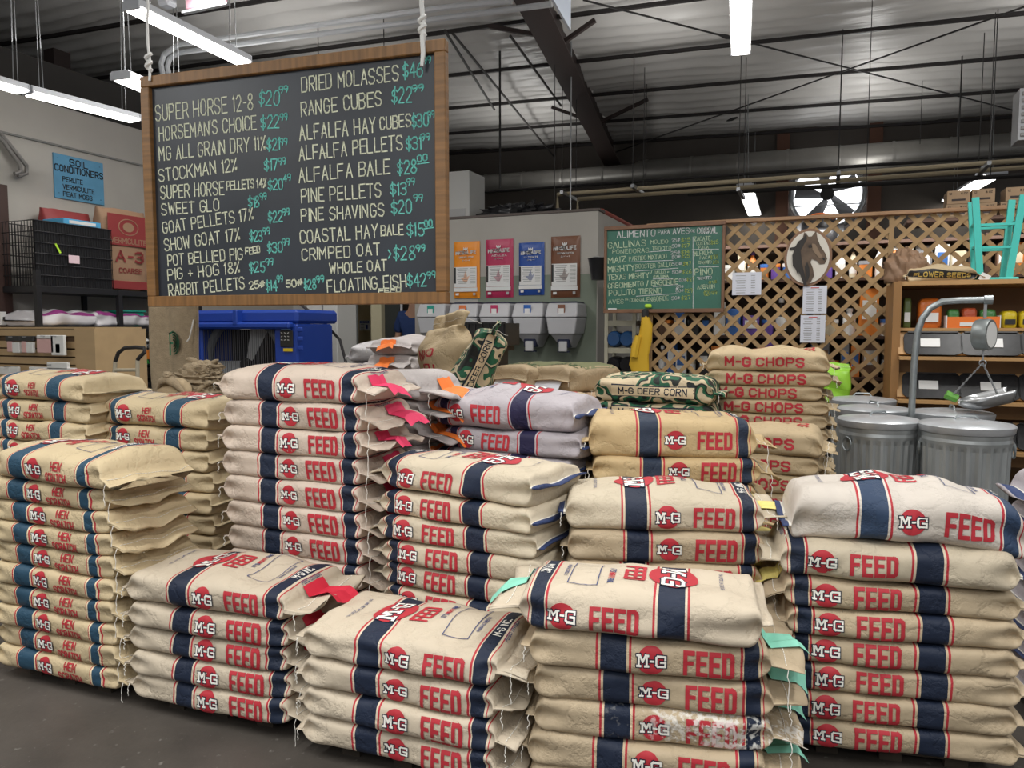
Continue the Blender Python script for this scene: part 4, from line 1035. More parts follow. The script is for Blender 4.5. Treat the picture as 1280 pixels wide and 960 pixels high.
# ------------------------------------------------------------------ posters and dispensers on the office wall
YO = 8.86
for (xa_, ya_, xb_, yb_, cn, cc, sub) in ((567, 301, 599, 373, 'orange', (.85, .29, .02), '6-2-4'), (607, 298, 641, 372, 'raspberry', (.46, .03, .10), '8-0-4'), (648, 302, 680, 369, 'blue', (.02, .075, .33), '6-2-4'), (688, 294, 725, 372, 'brown', (.17, .065, .03), '2-1-1')):
    a = onY(xa_, yb_, YO-.02); b = onY(xb_, ya_, YO-.02); w, h = b.x-a.x, b.z-a.z
    t = thing('fertilizer_bag', f'flat {cn} fertilizer bag pinned on the office wall', 'bag', (a.x+w/2, YO, a.z+h/2), 0, 'fertilizer bags on the office wall')
    n = 14; m = MB(); vs = []; 
    for sd in (0, 1):
        for i in range(n+1):
            for j in range(n+1):
                u, v = i/n*2-1, j/n*2-1; th = .028*math.sqrt(max(0, (1-u**6)*(1-v**6)))+.003*math.sin(i*2.1+j*1.3)*(1-u*u)*(1-v*v)
                vs.append((u*w/2, -th if sd == 0 else -.001, v*h/2))
    N = (n+1)**2; fs = [(i*(n+1)+j, (i+1)*(n+1)+j, (i+1)*(n+1)+j+1, i*(n+1)+j+1) for i in range(n) for j in range(n)]
    m.add(vs, fs+[tuple(N+q for q in f[::-1]) for f in fs]); m.build('bag_body', M('bag '+cn, cc, .4, bump=.3, bscale=20), t, smooth=True)
    yy = -.040; P_ = lambda x, y: (x, yy, y)
    MB().box((-.01*w, yy+.001, -.13*h), (w*.86, .003, h*.36)).build('white_panel', paper, t)
    m = MB(); place_text(m, 'MicroLife', (-w*.37, h*.27), (w*.38, h*.28), h*.055, .0105, P_, gap=2.6); m.build('brand_lettering', paper, t)
    m = MB(); place_text(m, sub, (-w*.13, h*.155), (w*.16, h*.155), h*.020, .004, P_); place_text(m, {'orange': 'CITRUS & FRUIT', 'raspberry': 'AZALEA', 'blue': 'ULTIMATE', 'brown': 'BROWN PATCH'}[cn], (-w*.25, h*.205), (w*.3, h*.205), h*.026, .0045, P_); m.build('lettering', paper, t)
    m = MB()
    for s_ in (-.4, 0, .4): m.add([(math.sin(s_)*.0-.004, yy, h*.335), (math.sin(s_)*.05-.012, yy, h*.36), (math.sin(s_)*.07, yy, h*.40), (math.sin(s_)*.05+.012, yy, h*.36)], [(0, 1, 2, 3)])
    m.build('leaf_mark', paper, t); MB().box((-w*.33, yy, -h*.43), (w*.12, .004, h*.04)).build('barcode_patch', paper, t); MB().box((w*.33, yy, -h*.43), (w*.09, .004, h*.045)).build('grey_patch', M('pale grey', (.4, .4, .4), .5), t); MB().box((-.01*w, yy, -.35*h+.0), (w*.9, .003, h*.07)).build('lower_panel', paper, t); MB().box((-w*.41, yy, -.10*h), (w*.07, .006, h*.28)).build('black_strip', M('black ink', (.02, .02, .02), .5), t)
    m = MB()
    for k in range(9): m.box((-w*.12, yy-.002, h*(.02-.032*k)), (w*(.42-.05*(k % 3)), .002, h*.009)); m.box((w*.28, yy-.002, h*(.02-.032*k)), (w*.2, .002, h*.007))
    m.build('text_line', inkg, t)['kind'] = 'stuff'
    tri([(-w*.05, -h*.22), (-w*.2, -h*.14), (-w*.08, -h*.14), (0, -h*.02), (w*.06, -h*.13), (w*.16, -h*.10), (w*.05, -h*.22)], yy-.003, yy, 'leaf_print', M('leaf '+cn, [min(1, c*.5+.35) for c in cc], .6), t)
disp = M('dispenser grey', (.46, .46, .48), .45); lidm = M('navy lid', (.015, .02, .05), .4)
for k, (xa_, xb_, cn, cc) in enumerate(((521, 557, 'teal', (.02, .30, .24)), (560, 598, 'orange', (.75, .2, .06)), (599, 638, 'raspberry', (.5, .03, .12)), (640, 680, 'blue', (.02, .12, .45)), (682, 723, 'brown', (.22, .09, .05)))):
    Yf = 8.45; a = onY(xa_, 397, Yf); b = onY(xb_-2, 397, Yf); w = .40; cx = (a.x+b.x)/2; zr = a.z
    t = thing('feed_dispenser', f'grey wall dispenser with navy lid and {cn} sticker', 'dispenser', (cx, YO, zr), 0, 'wall dispensers under the fertilizer bags')
    def frus(z0_, w0, y0_, z1_, w1, y1_): return [(-w0/2, y0_, z0_), (w0/2, y0_, z0_), (w0/2, -.01, z0_), (-w0/2, -.01, z0_), (-w1/2, y1_, z1_), (w1/2, y1_, z1_), (w1/2, -.01, z1_), (-w1/2, -.01, z1_)]
    fq = [(3, 2, 1, 0), (4, 5, 6, 7), (0, 1, 5, 4), (1, 2, 6, 5), (2, 3, 7, 6), (3, 0, 4, 7)]
    def bev(o, wd=.02):
        md = o.modifiers.new('bevel', 'BEVEL'); md.width = wd; md.segments = 3; return o
    bev(MB().add(frus(-.20, .32, -.40, 0, .385, -.41), fq).build('hopper', disp, t, smooth=False)); bev(MB().add(frus(0.002, .40, -.43, .17, .37, -.36), fq).build('upper_hopper', disp, t))
    bev(MB().add(frus(-.36, .12, -.22, -.20, .28, -.38), fq).build('funnel', disp, t), .01)
    MB().add(frus(.165, .33, -.34, .19, .31, -.30), fq).build('lid', lidm, t)
    MB().box((0, -.27, -.30), (.15, .12, .11), bev=.01).build('spout', lidm, t); MB().box((.0, -.335, -.34), (.10, .03, .12), bev=.006).build('scoop_gate', M('gate grey', (.5, .5, .5), .4), t); MB().box((0, -.3, -.40), (.14, .06, .02)).build('gate_lip', lidm, t)
    MB().box((0, -.405, .09), (.09, .006, .12)).build('sticker', M('sticker '+cn, cc, .5), t).rotation_euler.x = -.35*0
    MB().box((0, -.41, .075), (.065, .004, .065)).build('sticker_panel', paper, t)
# ------------------------------------------------------------------ jug rack, jacket, bucket
xa_, xb_ = onY(756, 430, 8.3).x, onY(795, 430, 8.3).x; rk = thing('metal_shelf', 'narrow cream metal shelf rack under the green board', 'shelf', (xa_, 8.3, 0)); w = xb_-xa_; crm = M('cream metal', (.42, .40, .31), .5)
for x in (0.02, w-.02):
    for y in (0, .35): MB().box((x, y, .85), (.04, .04, 1.7)).build('post', crm, rk)
lev = [onY(775, y, 8.3).z for y in (404, 438, 470)]
for z in lev: MB().box((w/2, .175, z), (w, .37, .06)).build('shelf_board', crm, rk)
for k, z in enumerate(lev[1:]):
    for j in range(2):
        t = thing('water_jug', f'{["blue", "black wrapped"][k]} water jug lying on the cream rack, {["left", "right"][j]} one', 'jug', (xa_+.10+.15*j, 8.30, z+.03+.095), 0, 'water jugs on the cream rack'); mm = M('jug blue', (.03, .10, .26), .15, spec=.6) if k == 0 else M('jug black', (.012, .012, .014), .2)
        o = MB().lathe([(.001, -.02), (.07, -.02), (.088, .01), (.094, .05), (.088, .12), (.094, .18), (.088, .25), (.05, .32), (.03, .34), (.001, .34)], n=16).build('jug_body', mm, t, smooth=True); o.rotation_euler.x = -PI/2
        o = MB().lathe([(.034, .33), (.034, .37), (.001, .37)], n=12).build('jug_cap', paper, t); o.rotation_euler.x = -PI/2
jk = thing('rain_jacket', 'yellow work jacket hanging at the left end of the lattice', 'jacket', onY(806, 432, 7.85)); ym = M('yellow cloth', (.62, .38, .02), .7)
m = MB(); rows = [(0.30, .06), (.22, .10), (.05, .12), (-.1, .15), (-.2, .17), (-.30, .14)]; vs = []
for z, hw in rows:
    for k in range(12): a = 2*PI*k/12; vs.append((hw*.62*math.cos(a)+.04*math.sin(z*9)-.02, .035*math.sin(a)*(1+.3*math.sin(5*a+z*20)), z+.01*math.sin(4*a)))
m.add(vs, [(i*12+k, i*12+(k+1) % 12, (i+1)*12+(k+1) % 12, (i+1)*12+k) for i in range(5) for k in range(12)]); m.build('jacket_body', ym, jk, smooth=True)
MB().tube([(-.06, -.03, .10), (-.09, -.04, -.02), (-.10, -.05, -.12)], [.035, .045, .04], 8).build('sleeve', ym, jk, smooth=True); MB().box((0, 0, .33), (.07, .06, .10), bev=.02).build('collar', M('goods black', (.02, .02, .02), .5), jk); MB().box((.03, 0, .41), (.07, .03, .04), bev=.01).build('hood_tab', M('neon lime', (.45, .75, .05), .5), jk)
t = thing('bucket', 'black plastic bucket hanging on the wall left of the green board', 'bucket', onY(749, 350, 8.66)); MB().lathe([(.001, 0), (.09, 0), (.13, .24), (.14, .25), (.125, .24), (.001, .02)], n=18).build('bucket_body', M('black plastic', (.018, .018, .02), .35), t, smooth=True); MB().tube([(-.13, 0, .24), (-.05, -.02, .27), (.13, 0, .24)], .006, 6).build('bail', gal, t)
MB().bar((-.02, .1, .24), (-.04, .26, .25), .02).build('wall_hook', gal, t)
#STACKS
H = dict(name='hen_scratch_sack')
stack('far left front stack', (-3.17, 2.03), 0, 9, .0875, 'hen', 'kraft_hen', desc='hen scratch sack', seeds=(11, 12), rots={0: -4, 1: -2, 2: -2}, shifts={0: (.04, -.02)}, jit=.010, top=dict(T=.125, dome=.3), **H)
stack('low stack left of centre', (-2.395, 2.03), 3.5, 4, .0930, mat='kraft_light', tagc=('red',), desc='pale feed sack', seeds=(1, 2), e2=.07, top=dict(e2=.10))
stack('low front centre stack', (-1.60, 2.02), 1, 3, .0975, mat='kraft_light', desc='pale feed sack', seeds=(3, 4, 1), e2=.07, top=dict(e2=.09))
stack('front right of centre stack', (-.80, 2.09), 10.7, 5, .1065, mat='kraft_tan', topmat='kraft_light', topflip=1, tagc=('teal',), desc='tan feed sack', seeds=(3, 5, 2), dusty=(3,), z0=0, pallet=False,
      top=dict(T=.13, dome=.25, e2=.09), rots={0: -2, 1: 1}, shifts={0: (-.03, -.03)}, e2=.10)
stack('tall front right stack', (-.09, 2.63), 9, 7, .0950, mat='kraft_tan', flip=1, topmat='kraft_white', topflip=0, desc='tan feed sack', seeds=(6, 3, 4),
      top=dict(T=.165, dome=.32, bend=-.12, limp=-.35, lump=.004), rots={0: -1, 1: 0}, shifts={0: (.01, 0), 1: (-.03, -.02)}, tagc=('yellow', None), plump={1: .132}, mats={1: 'kraft_cream'})
stack('tall stack left of centre', (-2.39, 2.53), 0, 10, .1090, mat='kraft_pink', desc='pinkish feed sack', seeds=(2, 5), tagc=('pink',), top=dict(T=.130, dome=.42, e2=.08), e2=.08)
stack('tall centre stack', (-1.62, 2.56), -6, 8, .0940, mat='kraft_cream', flip=1, desc='cream feed sack', seeds=(3, 4), rots={0: -5, 1: -3}, top=dict(T=.125, dome=.25))
stack('middle stack right of centre', (-.84, 2.57), 17, 6, .111, mat='kraft_tan', topmat='kraft_cream', desc='tan feed sack', seeds=(5, 6), tagc=('yellow',), top=dict(T=.125, dome=.3, e2=.08), e2=.09)
stack('back stack right of centre', (-.90, 3.08), 18, 8, .106, mat='kraft_yellow', desc='yellow tan feed sack', seeds=(4, 5), top=dict(T=.165, dome=.15, n=4.5, e2=.09), e2=.09)
stack('back left corner stack', (-4.02, 2.62), 0, 10, .1030, 'hen', 'kraft_hen', flip=1, desc='hen scratch sack', seeds=(11, 12), top=dict(T=.125, dome=.35), rots={0: -4}, **H)
stack('stack behind the far left stack', (-3.36, 2.72), 0, 9, .1019, 'hen', 'kraft_hen', flip=1, desc='hen scratch sack', seeds=(11, 12), top=dict(T=.13), **H)
stack('stack behind the tall centre stack', (-1.68, 3.12), -3, 9, .1045, mat='kraft_lavender', flip=1, desc='lavender feed sack', seeds=(5, 2), top=dict(T=.14, dome=.45, lump=.005), rots={1: -4}, shifts={1: (.05, 0)})
stack('orange tagged stack at centre', (-2.38, 3.02), -2, 10, .107, mat='paper_grey', kind='plain', desc='grey feed sack', seeds=(21, 22), tagc=('orange',), top=dict(T=.12, dome=.3, e2=.12), e2=.13)
stack('stack below the organic sacks', (-1.86, 3.72), 4, 9, .0985, 'chops', 'kraft_plain', desc='plain brown sack', seeds=(31,), top=dict(T=.14, dome=.4, e2=.08), e2=.1, name='grain_sack')
stack('camouflage stack', (-1.28, 4.42), 0, 9, .1060, 'camo', 'kraft_camo', desc='camouflage deer corn sack', seeds=(41,), top=dict(T=.15, dome=.25), name='deer_corn_sack')
stack('tall chops stack', (-.66, 4.75), 2, 13, .0845, 'chops', 'kraft_plain', desc='brown chops sack', seeds=(31, 32), top=dict(T=.12, dome=.25, lump=.004), z0=.09, name='chops_sack', rots={0: 1, 2: -1}, shifts={2: (-.03, 0)})
stack('low chops stack', (-.70, 4.22), 0, 7, .1030, 'chops', 'kraft_plain', desc='brown chops sack', seeds=(31, 32), top=dict(T=.14, dome=.15), name='chops_sack')
stack('right edge stack', (.77, 3.15), 10, 7, .1030, mat='kraft_lavender', flip=0, kind='plain', desc='lavender sack', seeds=(21, 22), top=dict(T=.12, dome=.4, e1=.05))
stack('small stack below the doorway', (onY(434, 440, 5.2).x, 5.2), 0, 9, .125, kind='plain', mat='poly_white', desc='pale grey sack', seeds=(21,), top=dict(T=.14, dome=.5), name='small_sack')
p = onY(519, 440, 5.4)
stack('stack left of the open sack', (p.x-.22, 5.75), -90, 10, .119, kind='plain', mat='paper_grey', desc='grey sack', seeds=(22,), tagc=('orange',), top=dict(T=.12, dome=.4), name='small_sack', e2=.1)
# organic sacks side by side on a covered table
a = onY(655, 487, 4.9)
tb = thing('display_table', 'low display table carrying the green organic sacks', 'table', (a.x+.25, 5.1, 0)); MB().box((0, 0, a.z-.035), (1.5, .9, .05)).build('table_top', card, tb)
for x in (-.7, .7):
    for y in (-.4, .4): MB().box((x, y, (a.z-.06)/2), (.05, .05, a.z-.06)).build('leg', card, tb)
for k, (px, lb) in enumerate(((655, 'left'), (705, 'right'))):
    q = onY(px, 487, 5.0); tp = sack_template('organic', 61, None, face=0, topprint=True, T=.17, dome=.3, Wd=.36, L=.6)
    o = new_sack(tp, (q.x+.06, 5.1, a.z-.01), PI/2-.35, MATS['kraft_organic'], f'{lb} one of two olive brown organic sacks with green print', 'organic sacks', name='organic_sack')
    t = MB().box((0, 0, 0), (.22, .09, .003)).build('price_label', M('sheet blue white', (.66, .68, .76), .35), o); t.location = (-.33, 0.0, .05); t.rotation_euler = (0, PI/2-.6, 0); t.rotation_euler = (PI/2-.6, 0, -PI/2)
# leaning sacks
q = onY(560, 492, 4.3); tp = sack_template('plainred', 62, None, face=0, topprint=True, T=.16, L=.52, Wd=.34, dome=.3, lump=.008, e2=.10)
o = new_sack(tp, (q.x-.0, 4.35, q.z-.02+.16), 0, MATS['kraft_plain'], 'open topped tan sack with red lettering leaning beside the camouflage one', None, name='open_sack'); o.rotation_euler = (math.radians(-20), math.radians(-72), math.radians(90-10))
o['category'] = 'sack'
S_ = tp[2]; dc = Decal(S_)
for tx, xx, w, h in (('YELLOW', -.02, .22, .05), ('CORN', .08, .18, .05), ('MILO', -.12, .2, .045)):
    f = Frame2((xx, S_.P/4), (0, 1), (-1, 0)); put(dc, f, text_strokes(tx, 1.8)[0], h, w, .009, .002)
c_ = bpy.data.objects.new('lettering', dc.mesh('lettering', MATS['red ink'])); C.objects.link(c_); c_.parent = o
q = onY(607, 500, 4.2); tp = sack_template('camo', 42, None, face=0, T=.20, L=.50, Wd=.30, dome=.2, lump=.008, e2=.06)
o = new_sack(tp, (q.x+.05, 4.2, q.z+.14), 0, MATS['kraft_camo'], 'leaning camouflage deer corn sack with crumpled open top', None, name='deer_corn_sack'); o.rotation_euler = (math.radians(8), math.radians(-66), math.radians(12))
for n_, (px, py, lb) in enumerate(((596, 437, 'upper'), (588, 449, 'lower'))):
    q = onY(px, py, 4.9); t = thing('rolled_sack', f'{lb} rolled tan sack with black bands behind the open sacks', 'sack', q); MB().tube([(-.16, 0, 0), (-.13, 0, 0), (.12, .02, .01), (.17, .02, .01)], [.02, .055, .055, .03], 12).build('roll', MATS['kraft_plain'], t, smooth=True)
    for x in (-.09, .07): MB().tube([(x-.008, 0, .004), (x+.008, 0, .004)], .058, 12).build('black_band', rod, t, smooth=True)
# hidden stand that carries the leaning and rolled sacks
q = onY(590, 492, 4.2); t = thing('display_stand', 'low stand under the leaning open sacks', 'stand', (q.x-.03, 4.45, 0)); MB().box((0, 0, q.z-.03), (.62, .8, .05)).build('stand_top', card, t); 
for x in (-.27, .27):
    for y in (-.35, .35): MB().box((x, y, (q.z-.055)/2), (.05, .05, q.z-.055)).build('leg', card, t)
# black crate behind
q = onY(571, 430, 5.0); t = thing('plastic_crate', 'black ribbed plastic crate behind the open sack', 'crate', (q.x, 5.6, q.z-.02)); bp_ = M('black plastic', (.018, .018, .02), .35)
MB().box((0, -.15, .09), (.38, .01, .17)).build('front_panel', bp_, t); MB().box((0, .15, .09), (.38, .01, .17)).build('back_panel', bp_, t); MB().box((0, 0, .005), (.38, .3, .01)).build('floor_panel', bp_, t)
for x in (-.19, .19): MB().box((x, 0, .09), (.01, .3, .17)).build('side_panel', bp_, t)
for k in range(7): MB().box((-.18+.06*k, -.16, .09), (.012, .012, .17)).build('rib', bp_, t)
for z in (.01, .175): MB().box((0, -.16, z), (.40, .016, .016)).build('rim', bp_, t)
bk9 = M('black plastic', (.018, .018, .02), .35)
st_ = thing('crate_stand', 'stand under the black crate', 'stand', (q.x, 5.6, 0)); MB().box((-.03, 0, q.z-.045), (.36, .3, .04)).build('stand_top', bk9, st_)
for x in (-.16, .10): MB().box((x, 0, (q.z-.065)/2), (.03, .2, q.z-.065)).build('leg', bk9, st_)
# ------------------------------------------------------------------ bin unit at the right
YU = 7.0; oak = M('oak panel', (.29, .145, .045), .5, var=.15, scale=3, stretch=(1, 1, .3)); oakl = M('oak light', (.42, .24, .095), .5, var=.12, scale=3)
U0 = onY(1126, 352, YU); ut = U0.z; un = thing('bin_cabinet', 'oak bulk bin cabinet with dark lidded bins at right', 'cabinet', (U0.x, YU, 0)); UW = 2.4
z_s = onY(1126, 410, YU).z; 
MB().box((-.02, .40, ut/2), (.06, .82, ut)).build('side_panel', oak, un); MB().box((UW, .40, ut/2), (.06, .82, ut)).build('side_panel', oak, un)
MB().box((UW/2, .40, ut-.015), (UW+.04, .80, .035)).build('top_board', oakl, un); MB().box((UW/2, .42, z_s-.012), (UW, .76, .025)).build('shelf_board', oakl, un); MB().box((UW/2, .79, ut/2), (UW, .02, ut)).build('back_panel', oak, un)
lz = [(412, 445), (463, 498), (521, 556)]; cd = M('card white', (.7, .7, .69), .5); lid_m = M('smoked acrylic', (.017, .017, .019), .30, var=.4, scale=14, spec=.25); dzr = onY(1126, 445, YU).z
for r, (ya_, yb_) in enumerate(lz):
    zt, zb = onY(1126, ya_, YU).z-.01, onY(1126, yb_, YU).z
    MB().box((UW/2, .0, zb-.012), (UW, .30, .025)).build('ledge', oakl, un); MB().box((UW/2, .15, zb-.09), (UW, .02, .13)).build('kick_panel', oak, un)
    pw = onY(1204, 430, YU).x-onY(1133, 430, YU).x; ang = math.atan2(.12, zt-zb)
    fpanel = MB()
    MB().box((UW/2, .02, (zt+zb)/2), (UW, .02, (zt-zb)), Matrix.Rotation(-ang, 3, 'X')).build('face_board', oakl, un)
    for c in range(6):
        cx = onY(1166, 430, YU).x-U0.x+pw*c
        if cx > UW-.2: break
        w, h = .42, (zt-zb)*1.04; pts = []
        for (sx, sz) in ((1, 1), (-1, 1), (-1, -1), (1, -1)):
            for q_ in range(5):
                a = {(1, 1): 0, (-1, 1): PI/2, (-1, -1): PI, (1, -1): 1.5*PI}[(sx, sz)]+q_/4*PI/2; pts.append((sx*(w/2-.06)+.06*math.cos(a), sz*(h/2-.05)+.05*math.sin(a)))
        o = MB().prism(pts, -.012, 0).build('bin_lid', lid_m, un); o.location = (cx, .005, (zt+zb)/2); o.rotation_euler.x = -ang
        l = MB().box(((-.02+.03*(c % 2)), -.016, .0), (.14, .004, .075)).build('bin_label', cd, o); h_ = MB().box((0, -.016, h/2-.01), (.36, .012, .012)).build('hinge', rod, o)
# packs on the top shelf of the unit
gr = [(1128, 1140, 371, 'olive seed pack at the left end of the cabinet shelf', (.10, .14, .04)), (1147, 1178, 372, 'orange bird seed bag with green top', (.62, .15, .02)), (1184, 1200, 386, 'green and orange pack, left in the orange tray', (.05, .2, .05)), (1202, 1222, 384, 'red pack in the middle of the orange tray', (.45, .08, .03)), (1224, 1246, 386, 'green pack, right in the orange tray', (.05, .2, .05)), (1252, 1272, 388, 'yellow bag beside the orange tray', (.65, .50, .02)), (1274, 1296, 388, 'yellow bag at the right edge on the cabinet shelf', (.65, .50, .02))]
for xa_, xb_, yt, lb, cc in gr:
    a = onY(xa_, 409, 7.15); b = onY(xb_, yt, 7.15); w = b.x-a.x; h = b.z-z_s
    t = thing('seed_pack', lb, 'pack', ((a.x+b.x)/2, 7.22, z_s), 0, 'packs on the cabinet shelf'); 
    o = crumple('pack_body', (0, 0, 0), (w*.52, .09, h*.55), .22, int(xa_), M('pack '+lb[:14], cc, .3, bump=.4), 4, 36, .8, t, pw=.42)
    MB().box((0, -.10, h*.35), (w*.7, .004, h*.3)).build('printed_panel', cd if 'yellow' not in lb else M('goods black', (.02, .02, .02), .5), t)
    if 'green top' in lb: crumple('pack_top', (0, .0, h*.55), (w*.45, .07, h*.25), .3, 9, M('green film', (.03, .10, .03), .3), 5, 24, .6, t, pw=.5)
a = onY(1183, 409, 7.05); b = onY(1250, 409, 7.05); t = thing('display_tray', 'orange and white cardboard display tray on the cabinet shelf', 'tray', ((a.x+b.x)/2, 7.09, z_s)); w = b.x-a.x
MB().box((0, -.04, .045), (w, .006, .09)).build('front_panel', M('tray orange', (.75, .17, .02), .5), t); MB().box((0, -.045, .03), (w*.5, .004, .03)).build('white_strip', cd, t)
for s_ in (-1, 1): MB().box((s_*w/2, .05, .05), (.006, .19, .1)).build('side_panel', cd, t)
# things on top: paper bag heap, sunflower sack, stool
tp_z = ut+.003
o = crumple('paper_bag', (onY(1134, 330, 7.2).x, 7.25, tp_z), (.19, .16, .22), .5, 12, M('brown paper bag', (.22, .13, .075), .6, bump=.4, bscale=7), 3.2, 72, .35, pw=1.0); tag(o, 'crumpled brown paper bag heaped on the cabinet top', 'bag')
tp = sack_template('plain', 63, None, T=.10, L=.5, Wd=.30, dome=.4, lump=.007, e2=.06); q = onY(1172, 347, 7.15)
sf = new_sack(tp, (q.x+.02, 7.2, tp_z-.01), .0, MATS['kraft_plain'], 'half empty sunflower seed sack with black lettered band on the cabinet', None, name='seed_sack'); dc = Decal(tp[2]); dc.quadgrid((-.24, .02), (.24, -.01), .045, .002); m1 = dc.mesh('black_band', M('goods black', (.02, .02, .02), .5)); c_ = bpy.data.objects.new('black_band', m1); C.objects.link(c_); c_.parent = sf
dc = Decal(tp[2]); f = Frame2((0, -.006), (1, -.03), (0, 1)); put(dc, f, text_strokes('FLOWER SEEDS', 1.8)[0], .022, .40, .005, .0035); c_ = bpy.data.objects.new('lettering', dc.mesh('lettering', ink('gold ink', (.6, .42, .1)))); C.objects.link(c_); c_.parent = sf
t2 = MB().box((.30, -.13, .03), (.07, .004, .06), Matrix.Rotation(.5, 3, 'Y')).build('paper_tag', cd, sf)
teal = M('turquoise paint', (.06, .50, .44), .45); q = onY(1243, 348, 7.2)
stl = thing('stool', 'turquoise painted wooden stool standing upside down on the cabinet', 'stool', (q.x, 7.32, tp_z)); hS = onY(1262, 246, 7.25).z-tp_z
MB().box((0, 0, .0125), (.33, .30, .025), bev=.006).build('seat', teal, stl)
LG = [(-.10, -.11, -.16, -.13), (.10, -.11, .17, -.13), (-.10, .11, -.15, .12), (.10, .11, .14, .12)]
def lp(g, f): return Vector((g[0]+(g[2]-g[0])*f, g[1]+(g[3]-g[1])*f, .02+(hS-.02)*f))
for g in LG: MB().bar(lp(g, 0), lp(g, 1), .050, .035, up=Vector((0, 1, 0))).build('leg', teal, stl)
for f in (.38, .66):
    for a, b in ((0, 1), (2, 3), (0, 2), (1, 3)): MB().bar(lp(LG[a], f+(.03 if (a, b) in ((0, 2), (1, 3)) else 0)), lp(LG[b], f+(.03 if (a, b) in ((0, 2), (1, 3)) else 0)), .025, .02).build('rung', teal, stl)
# ------------------------------------------------------------------ hanging scale
YS = 5.9; zinc = M('galvanised pipe', (.34, .37, .38), .4, .75, var=.12, scale=20)
sp = [(1138, 560), (1140, 505), (1143, 450), (1147, 415), (1153, 398), (1163, 385), (1178, 377), (1200, 375.5), (1232, 375)]
base = onY(1137, 600, YS); sc = thing('hanging_scale', 'hanging dial scale with chains and scoop pan on a bent galvanised pipe', 'scale', (base.x, YS, 0))
pts = [Vector((onY(1138, 560, YS).x-base.x, 0, 0))]+[onY(x, y, YS)-Vector((base.x, YS, 0)) for x, y in sp]; MB().tube(pts, .022, 12).build('pipe_arm', zinc, sc, smooth=True)
bp2 = MB().lathe([(.001, 0), (.16, 0), (.16, .012), (.001, .012)], n=20).build('floor_flange', zinc, sc); bp2.location = pts[0]
hd = pts[-1]; MB().tube([hd+Vector((-.01, 0, 0)), hd+Vector((.04, 0, 0))], .03, 10).build('pipe_cap', zinc, sc); MB().bar(hd, hd-Vector((0, 0, .12)), .018).build('hook', gal, sc)
dc_ = hd-Vector((0, 0, .23)); m = MB(); n = 24
o = MB().lathe([(.001, -.045), (.10, -.045), (.105, -.03), (.105, .03), (.10, .045), (.001, .045)], n=28).build('dial_case', M('scale grey', (.20, .22, .22), .4, .4), sc, smooth=True); o.location = dc_; o.rotation_euler = (PI/2, 0, 1.05)
o2 = MB().disc((0, 0, .047), .085, 'z', 24).build('dial_face', M('goods white', (.62, .62, .60), .4), o)
rb = dc_-Vector((0, 0, .19)); MB().tube([rb+Vector((.02*math.cos(a), 0, .02*math.sin(a))) for a in np.linspace(0, 2*PI, 13)[:-1]], .004, 6, True).build('ring', gal, sc); MB().bar(dc_-Vector((0, 0, .1)), rb+Vector((0, 0, .02)), .01).build('hook', gal, sc)
pan_c = onY(1233, 500, YS)-Vector((base.x, YS, 0))
for dx, dy in ((-.20, -.02), (.05, -.12), (.08, .1)):
    e_ = pan_c+Vector((dx, dy, .03)); m = MB(); nn = 16
    for k in range(nn):
        p_, q_ = rb.lerp(e_, k/nn), rb.lerp(e_, (k+.9)/nn); m.bar(p_, q_, .011 if k % 2 else .005, .005 if k % 2 else .011)
    m.build('chain', gal, sc)['kind'] = 'stuff'
m = MB(); vs = []; NU, NV = 16, 10
for i in range(NU+1):
    u = i/NU
    for j in range(NV+1):
        a = PI+PI*j/NV; r = .13*(math.sin(min(1, u*1.6+.25)*PI/2)); vs.append((-.16+.30*u, r*1.1*math.cos(a), r*math.sin(a)*.75+.09*(u-.3)))
m.add(vs, [(i*(NV+1)+j, i*(NV+1)+j+1, (i+1)*(NV+1)+j+1, (i+1)*(NV+1)+j) for i in range(NU) for j in range(NV)])
o = m.build('scoop_pan', M('bright tin', (.5, .51, .52), .3, .8), sc, smooth=True); o.location = pan_c+Vector((0, 0, .02)); md = o.modifiers.new('solid', 'SOLIDIFY'); md.thickness = .004
MB().tube([pan_c+Vector((-.17, 0, .0)), pan_c+Vector((-.24, 0, .03))], [.028, .03], 8).build('green_grip', M('green grip', (.12, .35, .05), .5), sc)
